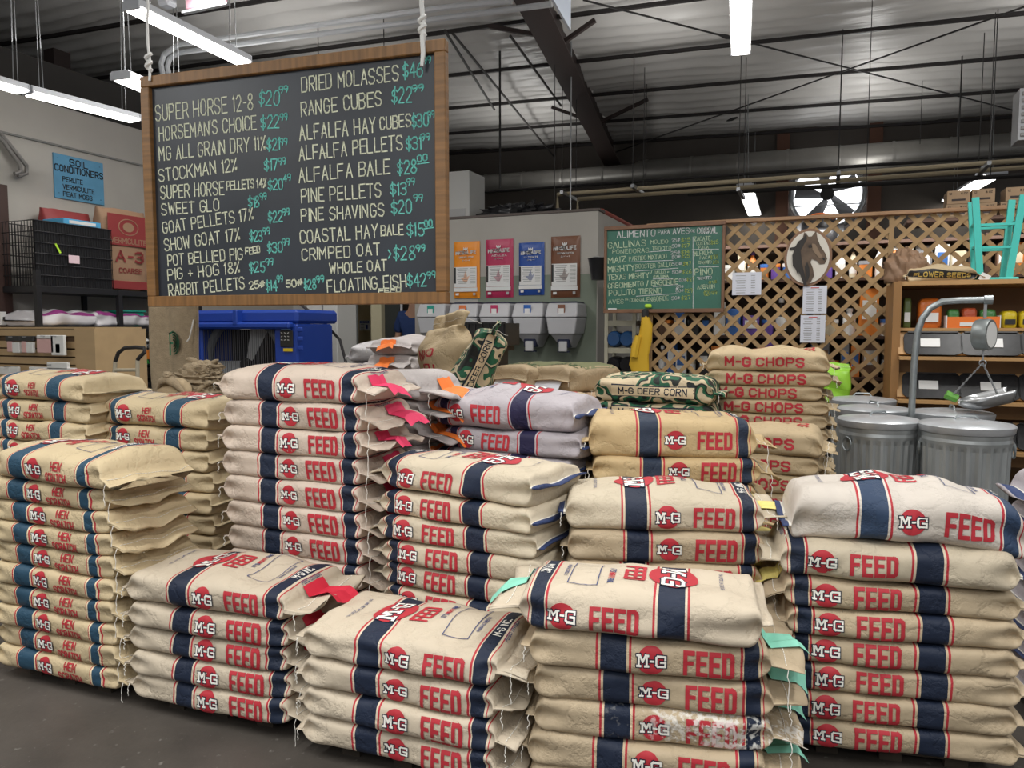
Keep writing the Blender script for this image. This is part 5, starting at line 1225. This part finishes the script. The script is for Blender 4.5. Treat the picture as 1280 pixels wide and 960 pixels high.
# ------------------------------------------------------------------ galvanised cans
zn = M('galvanised can', (.36, .38, .385), .38, .45, var=.22, scale=9, stretch=(1, 1, .25)); zn2 = M('galvanised lid', (.55, .57, .60), .36, .5, var=.15, scale=8)
def can(px, py, yy, label, d=.50, zt=None):
    c = onY(px, py, yy); r = d/2; zt = zt or c.z; h = .70; z0_ = zt-h
    t = thing('metal_can', label, 'can', (c.x, yy, z0_), rnd.uniform(0, 6), 'galvanised cans with lids')
    NN = 96; m = MB(); prof = [(.86*r, 0), (.87*r, .02), (.88*r, .05), (.89*r, .08), (.90*r, .30), (.925*r, .54), (.93*r, .57), (.945*r, .59), (.93*r, .61), (.945*r, .63), (.94*r, .67)]
    def flute(i, j): return -.014 if (3 <= j <= 5 and (i % 4) in (0, 1)) else 0
    m.lathe([(.001, 0)]+prof, n=NN, flute=lambda i, j: flute(i, j-1)); m.build('can_body', zn, t, smooth=True).data.set_sharp_from_angle(angle=.30)
    MB().lathe([(r*.97, h-.06), (r*.985, h-.055), (r*1.0, h-.03), (r*1.01, h-.018), (r*.97, h-.008), (r*.6, h+.004), (r*.3, h+.012), (.001, h+.014)], n=48).build('can_lid', zn2, t, smooth=True)
    MB().tube([(-.07, 0, h+.008), (-.05, 0, h+.035), (.05, 0, h+.035), (.07, 0, h+.008)], .007, 6).build('lid_handle', zinc, t)
    for s_ in (-1, 1):
        MB().tube([(s_*(r*.93+.012), .04*math.cos(a), .53+.045*math.sin(a)) for a in np.linspace(0, 2*PI, 17)[:-1]], .006, 6, True).build('side_handle', zinc, t); MB().box((s_*r*.93, 0, .575), (.02, .05, .03)).build('handle_bracket', zinc, t)
    if z0_ > .03:
        p = thing('can_riser', f'low wooden riser under the {label}'[:90], 'riser', (c.x, yy, 0)); MB().box((0, 0, z0_/2), (.40, .40, z0_-.002)).build('riser_block', pw_, p)
pw_ = M('pallet wood', (.045, .034, .024), .9, var=.3)
can(1098, 521, 5.55, 'front left galvanised can with lid'); can(1208, 527, 5.42, 'front right galvanised can with lid', .53)
can(1092, 508, 6.15, 'galvanised can behind the front left one'); can(1190, 513, 6.05, 'galvanised can behind the front right one', .52); can(1078, 497, 6.75, 'rearmost galvanised can at left')
tp = sack_template('plain', 64, None, T=.10, L=.30, Wd=.2, dome=.3, lump=.006); q = onY(1046, 500, 7.3)
o = new_sack(tp, (q.x, 7.4, q.z+.12), 0, M('neon film', (.30, .62, .05), .4), 'neon green bag standing behind the galvanised cans', None, name='green_bag'); o.rotation_euler = (0, -PI/2, PI/2)
st2 = thing('low_shelf', 'low shelf behind the galvanised cans', 'shelf', (q.x, 7.4, 0)); MB().box((0, 0, q.z-.06), (.5, .3, .04)).build('shelf_board', card, st2)
for x in (-.2, .2): MB().box((x, 0, (q.z-.08)/2), (.04, .28, q.z-.08)).build('leg', card, st2)
# ------------------------------------------------------------------ left side: rack, cage, sign, slat wall, truck, burlap, cooler
XR = -6.95
bk_ = M('black rack steel', (.016, .016, .018), .45)
ya_, yb_ = onX(45, 360, XR).y, onX(200, 360, XR).y+.6
rk = thing('storage_rack', 'black steel storage rack against the left wall', 'rack', (XR-.28, ya_, 0)); RL = yb_-ya_
RZ = [.35, .85, onX(120, 408, XR).z, onX(120, 361, XR).z]
for z in RZ: MB().box((0, RL/2, z-.03), (.56, RL, .055)).build('shelf_beam', bk_, rk)
for y in (.02, RL*.45, RL-.02):
    for x in (-.26, .27): MB().box((x, y, (RZ[3]+.15 if y < .1 else RZ[3])/2), (.045, .05, RZ[3]+(.15 if y < .1 else 0))).build('upright', bk_, rk)
MB().box((.285, RL*.72, RZ[2]-.03), (.004, .14, .05)).build('shelf_tag', cd, rk)
tz = RZ[3]
# cage: wires are real, joined as one part
cy0, cy1 = onX(44, 300, XR).y-ya_, onX(140, 300, XR).y-ya_; ch = onX(90, 281, XR).z-tz
cg = thing('wire_cage', 'black wire crate with small pink tag on top of the rack', 'cage', (XR-.25, ya_+cy0, tz)); cw = cy1-cy0; m = MB()
for k in range(30): y = cw*k/29; m.bar((.24, y, 0), (.24, y, ch), .005); m.bar((-.24, y, 0), (-.24, y, ch), .005)
for k in range(12): x = -.24+.48*k/11; m.bar((x, 0, 0), (x, 0, ch), .005); m.bar((x, cw, 0), (x, cw, ch), .005)
m.build('wire', bk_, cg)['kind'] = 'stuff'
for k in range(7):
    z = ch*k/6
    MB().tube([(.245, 0, z), (.245, cw, z), (-.245, cw, z), (-.245, 0, z)], .006, 5, True).build('hoop_wire', bk_, cg)
MB().box((.225, cw/2, ch/2), (.01, cw, ch)).build('cover_sheet', M('black plastic', (.018, .018, .02), .35), cg)
MB().box((.252, cw*.47, ch*.45), (.004, .12, .08), bev=.01).build('pink_tag', M('pink tag', (.8, .6, .65), .5), cg); MB().box((.252, cw*.27, ch*.6), (.004, .02, .10), Matrix.Rotation(.5, 3, 'X')).build('yellow_tie', M('neon lime', (.45, .75, .05), .5), cg)
t = thing('flat_box', 'light blue flat box on the wire crate', 'box', (XR-.2, ya_+cy0+cw*.65, tz+ch+.006)); MB().box((0, 0, .03), (.3, .42, .06), bev=.004).build('carton', M('sky blue', (.08, .35, .6), .5), t); MB().box((.151, 0, .03), (.003, .3, .03)).build('printed_label', M('goods pale green', (.35, .5, .38), .45), t)
kr = M('vermiculite paper', (.33, .20, .12), .7, bump=.3, bscale=8); dr = M('brick red print', (.27, .035, .035), .6)
def upright_bag(name, c, w, d, h, mat, label, seed, cat='bag', group=None):
    r = random.Random(seed); t = thing(name, label, cat, c, PI/2+r.uniform(-.08, .08), group); m = MB(); nn = 36; rows = 22; vs = []
    for i in range(rows+1):
        v = i/rows; pinch = 1 if v < .86 else 1-(v-.86)/.14*.55; bt = min(1, v/.06+.7)
        for k in range(nn):
            a = 2*PI*k/nn; cx_, cy_ = math.cos(a), math.sin(a); q = 3.2
            x = w/2*bt*math.copysign(abs(cx_)**(2/q), cx_)*(1+.02*math.sin(v*9+a*3)); y = d/2*bt*(pinch if v > .5 else 1)*math.copysign(abs(cy_)**(2/q), cy_)*(1+.05*math.sin(7*v+2*a+seed))
            vs.append((x, y, v*h+.006*math.sin(5*a+seed)))
    m.add(vs, [(i*nn+k, i*nn+(k+1) % nn, (i+1)*nn+(k+1) % nn, (i+1)*nn+k) for i in range(rows) for k in range(nn)]+[tuple(range(nn-1, -1, -1)), tuple(rows*nn+k for k in range(nn))]); m.build('bag_body', mat, t, smooth=True); return t
for (px, w, lb, dx, full) in ((163, .58, 'tall kraft vermiculite bag with dark red print on the rack', 0, 1), (112, .55, 'kraft vermiculite bag lying behind the wire crate', -.30, 0)):
    q = onX(px, 360, XR-.1); hB = onX(px, 263, XR-.1).z-tz
    if full:
        t = upright_bag('vermiculite_bag', (XR-.22, q.y, tz+.002), w, .24, hB, kr, lb, 4)
        for z0__, z1__ in ((.55, .93), (.02, .12)): MB().box((0, -.126, hB*(z0__+z1__)/2), (w*.86, .006, hB*(z1__-z0__)), bev=.01).build('red_panel', dr, t)
        m = MB(); P_ = lambda x, y: (x, -.131, y); place_text(m, 'A-3', (-.16, hB*.36), (.17, hB*.36), hB*.12, .022, P_); place_text(m, 'COARSE', (-.13, hB*.22), (.15, hB*.22), hB*.055, .009, P_); m.build('lettering', dr, t)
        m = MB(); P_ = lambda x, y: (x, -.132, y); place_text(m, 'VERMICULITE', (-.22, hB*.58), (.22, hB*.58), hB*.06, .009, P_); m.build('panel_lettering', kr, t)
        MB().tube([(.12*math.cos(a), -.131, hB*.78+.085*math.sin(a)) for a in np.linspace(0, 2*PI, 25)[:-1]], .005, 5, True).build('seal_ring', kr, t); MB().disc((0, -.132, hB*.78), .07, 'y', 20, .05).build('seal', kr, t)
    else:
        t = upright_bag('vermiculite_bag', (XR-.42, q.y, tz+.002), w, .2, hB*1.0, dr, lb, 5)
t = upright_bag('white_bag', (XR-.22, onX(190, 360, XR).y+.25, tz+.002), .4, .22, .6, M('goods white', (.62, .62, .60), .5), 'white bag right of the vermiculite on the rack', 7)
# bags on the middle shelf and soil bags below
for k, (px, ln, mt_) in enumerate(((80, 1.0, 0), (150, .8, 1))):
    q = onX(px, 404, XR); tp = sack_template('soil', 65+k, None, T=.13, L=.75, Wd=.45, dome=.3, lump=.006); o = new_sack(tp, (XR-.25, q.y+.1, RZ[2]), PI/2, M('white poly', (.66, .64, .66), .35, bump=.4, bscale=12), f'{["left", "right"][k]} white and purple bag on the middle rack shelf', 'white and purple bags', name='soil_bag')
    dc = Decal(tp[2]); P_ = tp[2].P
    X_, V_ = np.meshgrid(np.linspace(-.34, .34, 30), np.linspace(P_/2+.0, P_/2+.05, 5)-.10, indexing='ij'); dc.grid(X_, V_, .002); X_, V_ = np.meshgrid(np.linspace(-.34, .34, 30), np.linspace(.0, .05, 5)+.04, indexing='ij'); dc.grid(X_, V_, .002)
    c_ = bpy.data.objects.new('purple_panel', dc.mesh('purple_panel', ink('purple ink', (.28, .04, .20)))); C.objects.link(c_); c_.parent = o
t = thing('storage_bin', 'teal plastic bin at the far end of the rack shelf', 'bin', (XR-.2, onX(172, 400, XR).y, RZ[2])); MB().box((0, 0, .08), (.3, .3, .16), bev=.02).build('bin_body', M('teal plastic', (.02, .30, .22), .4), t); MB().box((0, 0, .165), (.32, .32, .02), bev=.005).build('rim', M('teal plastic', (.02, .30, .22), .4), t)
zl = RZ[1]
for k, px in enumerate((141, 176)):
    q = onX(px, 450, XR+.05); zb = onX(px, 457, XR+.05).z; hB = onX(px, 424, XR+.05).z-zb
    t = thing('potting_soil_bag', f'{["left", "right"][k]} black and white potting soil bag low on the rack', 'bag', (XR-.02, q.y, zb), PI/2, 'potting soil bags')
    w = .36; crumple('bag_body', (0, 0, 0), (w*.55, .12, hB*.62), .18, 30+k, M('goods white', (.62, .62, .60), .4), 4, 32, .85, t)
    MB().box((0, -.125, hB*.5), (w*.78, .006, hB*.86), bev=.01).build('black_panel', M('goods black', (.02, .02, .02), .4), t); MB().box((0, -.13, hB*.42), (w*.5, .004, hB*.36)).build('orange_panel', M('goods orange', (.65, .20, .03), .5), t)
    m = MB()
    for j in range(7): m.add([(-w*.36+w*.103*j, -.132, hB*.08), (-w*.36+w*.103*(j+1), -.132, hB*.08), (-w*.36+w*.103*(j+.5), -.132, hB*(.25+.05*(j % 2)))], [(0, 1, 2)])
    m.build('grass_print', M('grass print', (.04, .28, .05), .5), t); m = MB(); place_text(m, 'BLACK GOLD', (-w*.33, hB*.70), (w*.33, hB*.70), hB*.10, .009, lambda x, y: (x, -.130, y)); m.build('lettering', paper, t)
MB().box((.0, RL*.75, onX(150, 459, XR).z), (.62, RL*.6, .04)).build('shelf_beam', bk_, rk)
# sign on the left wall
a = onX(66, 193, -7.49); b = onX(130, 257, -7.49); w, h = b.y-a.y, .46
t = thing('aisle_sign', 'blue painted soil conditioners sign screwed on the left wall', 'sign', (-7.49, (a.y+b.y)/2, b.z), PI/2); MB().box((0, 0, h/2), (w, .015, h)).build('board', M('sign blue', (.10, .29, .46), .6, var=.06), t)
m = MB(); P_ = lambda x, y: (x, -.009, y)
for tx, xa, xb, z, hh, th in (('SOIL', -.11, .10, .365, .062, .012), ('CONDITIONERS', -.285, .285, .285, .062, .012), ('PERLITE', -.20, .03, .185, .045, .009), ('VERMICULITE', -.20, .17, .105, .045, .009), ('PEAT MOSS', -.20, .14, .03, .045, .009)): place_text(m, tx, (xa, z), (xb, z), hh, th, P_, gap=1.8)
for x, z, c_ in ((-.20, .185, 'P'), (-.20, .105, 'V'), (-.20, .03, 'P')): pass
m.build('lettering', M('black ink', (.02, .02, .02), .5), t)
for x in (-.25, .25):
    for z in (.05, .41): MB().lathe([(.006, 0), (.006, .004), (.001, .005)], n=8).build('screw', rod, t).location = (x, -.009, z)
# conduit, brown post, switch
gp = M('grey painted conduit', (.2, .19, .18), .5)
pipe('wall_conduit', [onX(-10, 163, -7.42), onX(5, 178, -7.42), onX(24, 205, -7.42), onX(26, 214, -7.42), onX(21, 217, -7.42), onX(18, 217, -7.42)], .02, gp, 'inner grey bent conduit on the left wall'); pipe('wall_conduit', [onX(-10, 155, -7.42), onX(10, 178, -7.42), onX(33, 207, -7.42), onX(33, 217, -7.42), onX(26, 219, -7.42), onX(22, 219, -7.42)], .02, gp, 'outer grey bent conduit on the left wall')
struct(MB().box((-7.46, onX(4, 300, -7.4).y-.05, 1.42), (.08, .26, 2.84)).build('trim_10', M('dark brown post', (.05, .025, .02), .6)))
q = onX(3, 398, -7.4); t = thing('switch_plate', 'white switch plate on the brown post', 'switch', (-7.415, q.y, q.z), PI/2); MB().box((0, 0, 0), (.10, .008, .13), bev=.004).build('plate', paper, t); MB().box((.02, -.008, .0), (.015, .01, .03)).build('toggle', rod, t)
# slat wall gondola
q0, q1 = onY(-12, 411, 4.9), onY(119, 411, 4.9); maple = M('maple slat board', (.46, .32, .17), .5, var=.08, scale=2, stretch=(.5, 3, 3))
gd = thing('slatwall_display', 'light maple slatwall display end with hanging goods', 'display', (q0.x, 4.9, 0)); gw = q1.x-q0.x; gz = q1.z
xs_ = onY(94, 411, 4.9).x-q0.x
for k in range(12): MB().box((xs_/2, .02, gz-.035-.076*k-.036 if k else gz-.036), (xs_, .02, .062)).build('slat', maple, gd)
MB().box((xs_/2, .045, gz/2), (xs_, .02, gz)).build('back_board', M('slat groove', (.10, .06, .03), .7), gd); MB().box(((xs_+gw)/2, .02, gz/2), (gw-xs_, .06, gz)).build('end_panel', maple, gd); MB().box((gw/2, .25, gz+.008), (gw, .5, .016)).build('cap', maple, gd); MB().box((gw-.01, .3, gz/2), (.02, .5, gz)).build('side_panel', maple, gd)
def pack(px0, py0, px1, py1, lb, parts_):
    a = onY(px0, py1, 4.82); b = onY(px1, py0, 4.82); w, h = b.x-a.x, b.z-a.z; t = thing('hanging_pack', lb, 'pack', (a.x+w/2, 4.82, a.z)); MB().bar((0, .09, h*.95), (0, -.05, h*.95), .008).build('peg_hook', gal, t)
    for nm, x0_, z0_, x1_, z1_, mt_ in parts_: MB().box(((x0_+x1_)/2*w, 0, (z0_+z1_)/2*h), ((x1_-x0_)*w, .03, (z1_-z0_)*h), bev=.006).build(nm, mt_, t)
wp = M('goods white', (.62, .62, .60), .5); bl = M('goods black', (.02, .02, .02), .5); pk = M('pinkish film', (.65, .40, .38), .3); tl = M('aqua', (.25, .6, .5), .4)
pack(9, 420, 26, 442, 'left glove pack on the slatwall', (('header', -.5, .7, .5, 1, bl), ('glove_back', -.4, .1, -.05, .7, pk), ('glove_front', -.05, .05, .45, .65, wp)))
pack(27, 420, 43, 442, 'second glove pack on the slatwall', (('header', -.5, .7, .5, 1, bl), ('glove_back', -.4, .05, -.05, .7, pk), ('glove_front', -.05, .05, .45, .65, wp)))
pack(48, 419, 68, 441, 'clear pack with red contents on the slatwall', (('pouch', -.5, .0, .5, .85, pk), ('header', -.5, .75, .5, 1, wp)))
pack(64, 419, 81, 444, 'white card with aqua tool on the slatwall', (('card', -.4, 0, .5, 1, wp), ('aqua_tool', -.1, .1, .25, .6, tl)))
pack(38, 456, 95, 467, 'white labelled boxes low on the slatwall', (('box_front', -.5, 0, .5, .7, wp), ('box_rear', -.1, .5, .35, 1.2, wp)))
pack(0, 458, 24, 468, 'red candy packs low on the slatwall', (('pouch', -.5, 0, .1, .9, M('goods red', (.45, .04, .04), .4)), ('pouch', .1, 0, .5, .95, M('goods red', (.45, .04, .04), .4))))
# hand truck
ht = thing('hand_truck', 'cream hand truck with black loop handle before the rack', 'hand truck', onY(162, 600, 4.6)); q = lambda x, y: onY(x, y, 4.6)-ht.location; cm_ = M('cream steel', (.45, .40, .30), .5)
ht.location.z = 0; z_ = lambda x, y: onY(x, y, 4.6)-Vector(ht.location)
def hq(x, y): p = onY(x, y, 4.6); return Vector((p.x-ht.location.x, 0, p.z))
pl, pr = hq(143, 470), hq(172, 470)
MB().tube([Vector((pl.x, 0, .1)), pl, hq(144, 452)], .016, 8).build('left_rail', cm_, ht, smooth=True); MB().tube([Vector((pr.x, 0, .1)), pr, hq(172, 450)], .016, 8).build('right_rail', cm_, ht, smooth=True); MB().tube([pl+Vector((0, 0, .05)), pr+Vector((0, 0, .05))], .014, 8).build('cross_bar', cm_, ht)
MB().tube([hq(144, 452), hq(148, 441), hq(156, 435), hq(170, 434), hq(180, 435), hq(181, 440), hq(174, 447), hq(172, 450)], .016, 8).build('loop_handle', rod, ht, smooth=True)
for x in (pl.x, pr.x): o = MB().lathe([(.001, -.025), (.1, -.025), (.11, 0), (.1, .025), (.001, .025)], n=20).build('wheel', rod, ht, smooth=True); o.rotation_euler.y = PI/2; o.location = (x+(.05 if x > 0 else -.05), .05, .11)
MB().box(((pl.x+pr.x)/2, -.12, .03), (pr.x-pl.x+.1, .2, .01)).build('toe_plate', cm_, ht)
# burlap sheet and heap
burl = M('burlap', (.29, .225, .145), .95, var=.12, scale=30, bump=.6, bscale=180)
a = onY(186, 386, 3.6); b = onY(248, 386, 3.6); w = b.x-a.x; hB = a.z-.55; n1, n2 = 26, 40
t = thing('burlap_sheet', 'flat burlap sack hanging upright with a green round stamp', 'burlap', (a.x, 3.6, .55))
m = MB(); m.add([(w*i/n1+.01*math.sin(j*.2), .012*math.sin(i*.5+j*.12)+.01*math.sin(i*.21), hB*1.03*j/n2) for i in range(n1+1) for j in range(n2+1)], [(i*(n2+1)+j, (i+1)*(n2+1)+j, (i+1)*(n2+1)+j+1, i*(n2+1)+j+1) for i in range(n1) for j in range(n2)])
o = m.build('cloth', burl, t, smooth=True); md = o.modifiers.new('solid', 'SOLIDIFY'); md.thickness = .012
qc = onY(218, 429, 3.58); cx_, cz_ = qc.x-a.x, qc.z-.55; m = MB()
for k in range(4):
    r = .02+.016*k; pts = [(cx_+r*.6*math.cos(a_), cz_+r*math.sin(a_)) for a_ in np.linspace(-PI/2, PI*.55, 14)]; flat_text(m, lambda x, y: (x, -.026, y), [pts], .009)
flat_text(m, lambda x, y: (x, -.026, y), [[(cx_-.03, cz_-.07), (cx_-.03, cz_+.06), (cx_-.005, cz_+.07)], [(cx_-.03, cz_), (cx_-.01, cz_)]], .012); m.build('green_stamp', M('green stamp', (.03, .14, .07), .9), t)
MB().tube([(w*.97, -.03, hB*.93), (w*.93, -.03, hB*.88), (w*.88, -.03, hB*.82), (w*.83, -.03, hB*.80)], .004, 6).build('loose_thread', cord, t)
MB().box((w/2, .03, hB*.5), (.05, .03, hB)).build('back_post', card, t); MB().box((w/2, .05, -.5), (.3, .3, .1)).build('foot', card, t); MB().box((w/2, .05, -.25), (.05, .05, .5)).build('back_post', card, t)
q = onY(240, 500, 3.45); hp_ = thing('burlap_heap', 'heap of crumpled burlap sacks with one tied in a knot', 'burlap', (q.x, 3.5, q.z-.02))
crumple('burlap_fold', (0, .0, 0), (.20, .13, .09), .75, 1, burl, 4.5, 72, .5, hp_); crumple('burlap_fold', (.01, .0, .09), (.18, .11, .085), .8, 5, burl, 4.5, 72, .5, hp_); crumple('burlap_fold', (.05, .0, .18), (.13, .09, .05), .8, 7, burl, 4.5, 64, .5, hp_)
rb_ = random.Random(11)
for k in range(34):
    lay = k//9; z = .02+.066*lay+rb_.uniform(-.01, .02); x0_ = rb_.uniform(-.17, .02)*(1-.12*lay); ln = rb_.uniform(.12, .22); y0_ = -.115+.035*lay+rb_.uniform(-.015, .015); a0 = rb_.uniform(-.35, .35); pts = []; rr2 = []
    for q_ in range(9):
        u = q_/8; pts.append((x0_+ln*u, y0_+.025*math.sin(u*4+k), z+a0*ln*(u-.5)+.018*math.sin(u*5+k*1.7))); rr2.append((.007+.011*math.sin(PI*u)**.6)*(1+.25*math.sin(u*11+k)))
    MB().tube(pts, rr2, 10).build('cloth_fold', burl, hp_, smooth=True)
crumple('tied_sack', (-.02, -.16, .0), (.12, .06, .085), .22, 8, M('burlap pale', (.38, .29, .18), .95, bump=.5, bscale=150), 2.2, 48, .9, hp_)
MB().tube([(-.10, -.20, .10), (-.05, -.22, .14), (.0, -.22, .155), (.05, -.22, .13), (.09, -.20, .08)], [.012, .024, .03, .024, .012], 10).build('tied_neck', burl, hp_, smooth=True); crumple('knot', (.0, -.225, .155), (.028, .028, .026), .6, 9, burl, 5, 28, .8, hp_)
t = thing('burlap_stand', 'low stand carrying the burlap heap', 'stand', (q.x, 3.5, 0)); MB().box((0, 0, q.z-.05), (.36, .3, .04)).build('stand_top', card, t)
for x in (-.15, .15): MB().box((x, 0, (q.z-.07)/2), (.04, .26, q.z-.07)).build('leg', card, t)
# blue cooler fan
YC = 6.2; a, b = onY(226, 391, YC), onY(371, 391, YC); cw = b.x-a.x; chh = a.z; bl_ = M('blue rotomoulded plastic', (.012, .05, .32), .4); fnx = thing('evaporative_cooler', 'big blue portable cooler fan with caged black front', 'fan', (a.x, YC, 0))
def cx(px): return onY(px, 420, YC).x-a.x
def cz(py): return onY(300, py, YC).z
g0, g1, gt, gbz = cx(252), cx(342), cz(412), cz(500)
MB().box((cw/2, .35, cz(396)), (cw, .70, .14), bev=.03).build('top_hood', bl_, fnx); MB().box((cw/2, -.02, cz(407)), (cw*.94, .10, .07), bev=.02).build('brow', bl_, fnx); MB().box((cx(300), .1, cz(397)), (.06, .35, .16), bev=.01).build('top_rib', bl_, fnx)
MB().box(((g0)/2, .3, cz(405)/2), (g0, .6, cz(405)), bev=.02).build('left_panel', bl_, fnx); MB().box(((g1+cw)/2, .3, cz(405)/2), (cw-g1, .6, cz(405)), bev=.02).build('control_panel', bl_, fnx); MB().box((cw/2, .3, gbz/2), (cw, .6, gbz), bev=.02).build('base_tank', bl_, fnx)
MB().box(((g0+g1)/2, .45, (gt+gbz)/2), (g1-g0, .02, gt-gbz)).build('dark_duct', bl, fnx)
gx, gz_ = (g0+g1)/2, (gt+gbz)/2; rr_ = (g1-g0)*.53; MB().tube([(gx+rr_*math.cos(a_), .12, gz_+rr_*math.sin(a_)) for a_ in np.linspace(0, 2*PI, 41)[:-1]], .045, 8, True).build('shroud_ring', M('shroud grey', (.12, .13, .14), .5), fnx, smooth=True)
for k in range(3):
    a_ = 1.1+k*2*PI/3; d_ = Vector((math.cos(a_), 0, math.sin(a_))); e_ = Vector((-math.sin(a_), 0, math.cos(a_))); c0 = Vector((gx, .15, gz_))
    MB().add([c0+d_*.06+e_*.04, c0+d_*.06-e_*.04, c0+d_*rr_*.9-e_*.05+Vector((0, .05, 0)), c0+d_*rr_*.9+e_*.12+Vector((0, -.03, 0)), ], [(0, 1, 2, 3)]).build('blade', M('blade grey', (.35, .36, .37), .4), fnx)
o = MB().lathe([(.001, -.05), (.06, -.05), (.06, .05), (.001, .05)], n=16).build('hub', bl, fnx); o.rotation_euler.x = PI/2; o.location = (gx, .15, gz_)
m = MB()
for k in range(34): x = g0+(g1-g0)*(k+.5)/34; m.bar((x, .02, gbz), (x, .02, gt), .004)
m.build('grille_wire', M('wire grey', (.2, .2, .21), .4, .5), fnx)['kind'] = 'stuff'
MB().box(((cx(351)+cx(367))/2, -.01, (cz(413)+cz(433))/2), (cx(367)-cx(351), .012, cz(413)-cz(433)), bev=.005).build('instruction_plate', bl, fnx); MB().box(((cx(355)+cx(366))/2, -.01, cz(436.5)), (cx(366)-cx(355), .012, .03)).build('yellow_label', M('goods yellow', (.7, .5, .02), .5), fnx); MB().box(((cx(353)+cx(364))/2, -.01, cz(410.5)), (cx(364)-cx(353), .012, .03)).build('pale_label', M('sky pale', (.3, .55, .8), .5), fnx)
m = MB(); r5 = random.Random(2)
for k in range(9): m.box((cx(353.5)+(k % 3)*.04, -.018, cz(416)-(k//3)*.035), (.02, .002, .006), Matrix.Rotation(r5.uniform(-.5, .5), 3, 'Y'))
m.build('plate_marks', paper, fnx)['kind'] = 'stuff'
for k in range(3): MB().box((cx(376), -.005, cz(412+11*k)), (.06, .02, .045), bev=.008).build('knob_panel', bl_, fnx)
# white perforated cart panel with bent handles
a = onY(383, 386, 7.4); b = onY(421, 386, 7.4); t = thing('perforated_cabinet', 'white perforated metal cabinet behind the blue cooler', 'cabinet', (a.x, 7.4, 0)); MB().box(((b.x-a.x)/2, .2, .95), (b.x-a.x, .4, 1.9), bev=.01).build('case', off, t); MB().box(((b.x-a.x)*.55, -.006, .95), (.012, .01, 1.85)).build('door_gap', gal, t)
m = MB()
for i in range(7):
    for j in range(22): m.box((.03+.016*i, -.002, .95+.028*j), (.006, .003, .006))
m.build('perforation', gal, t)['kind'] = 'stuff'
for k, ps in enumerate((((378, 398), (392, 410), (403, 428), (408, 452)), ((372, 378), (402, 400), (425, 425), (433, 455)))):
    p0 = [onY(x, y, 6.9) for x, y in ps]; p0.append(Vector((p0[-1].x, 6.9, 0))); pipe('bent_handle', p0, .016, rod, f'{["left", "right"][k]} black bent handlebar beside the blue cooler', 'handle')
# person in the doorway, back turned
pb = onY(519, 420, 9.35); pr_ = thing('person', 'person in a dark blue shirt with back turned in the doorway', 'person', (pb.x, 9.35, 0)); pr_.scale = (1.06, 1.06, 1.07)
def skin(name, V, E, R, mat, sub=2):
    me = bpy.data.meshes.new(name); me.from_pydata(V, E, []); o = bpy.data.objects.new(name, me); C.objects.link(o); o.parent = pr_
    md = o.modifiers.new('skin', 'SKIN'); 
    for i, r in enumerate(R): o.data.skin_vertices[0].data[i].radius = (r, r)
    o.data.skin_vertices[0].data[0].use_root = True
    s_ = o.modifiers.new('sub', 'SUBSURF'); s_.levels = sub; s_.render_levels = sub; me.materials.append(mat); return o
V = [(0, 0, .98), (0, 0, 1.2), (0, 0, 1.45), (0, 0, 1.58), (0, -.01, 1.72), (-.19, 0, 1.52), (-.26, .0, 1.25), (-.24, -.12, 1.02), (-.23, -.18, .95), (.19, 0, 1.52), (.26, 0, 1.25), (.25, -.12, 1.02), (.24, -.18, .95), (-.1, 0, .9), (-.11, 0, .5), (-.11, .02, .08), (-.11, -.13, .04), (.1, 0, .9), (.11, 0, .5), (.11, .02, .08), (.11, -.13, .04)]
Ed = [(0, 1), (1, 2), (2, 3), (3, 4), (2, 5), (5, 6), (6, 7), (7, 8), (2, 9), (9, 10), (10, 11), (11, 12), (0, 13), (13, 14), (14, 15), (15, 16), (0, 17), (17, 18), (18, 19), (19, 20)]
Rr = [.13, .13, .14, .06, .10, .06, .045, .035, .035, .06, .045, .035, .035, .085, .06, .045, .04, .085, .06, .045, .04]
sk = M('skin', (.42, .24, .16), .6); skin('body', V, Ed, Rr, sk)
skin('shirt', [(0, 0, .95), (0, 0, 1.2), (0, 0, 1.46), (-.19, 0, 1.52), (-.27, 0, 1.28), (.19, 0, 1.52), (.27, 0, 1.28)], [(0, 1), (1, 2), (2, 3), (3, 4), (2, 5), (5, 6)], [.155, .16, .17, .085, .08, .085, .08], M('blue shirt cloth', (.012, .035, .13), .8))
skin('trousers', [(0, 0, .97), (-.1, 0, .9), (-.11, 0, .5), (-.11, .02, .1), (.1, 0, .9), (.11, 0, .5), (.11, .02, .1)], [(0, 1), (1, 2), (2, 3), (0, 4), (4, 5), (5, 6)], [.14, .1, .075, .07, .1, .075, .07], M('dark trousers', (.03, .03, .04), .8))
skin('hair', [(0, .02, 1.70), (0, .01, 1.78)], [(0, 1)], [.10, .085], M('dark hair', (.03, .02, .015), .7))
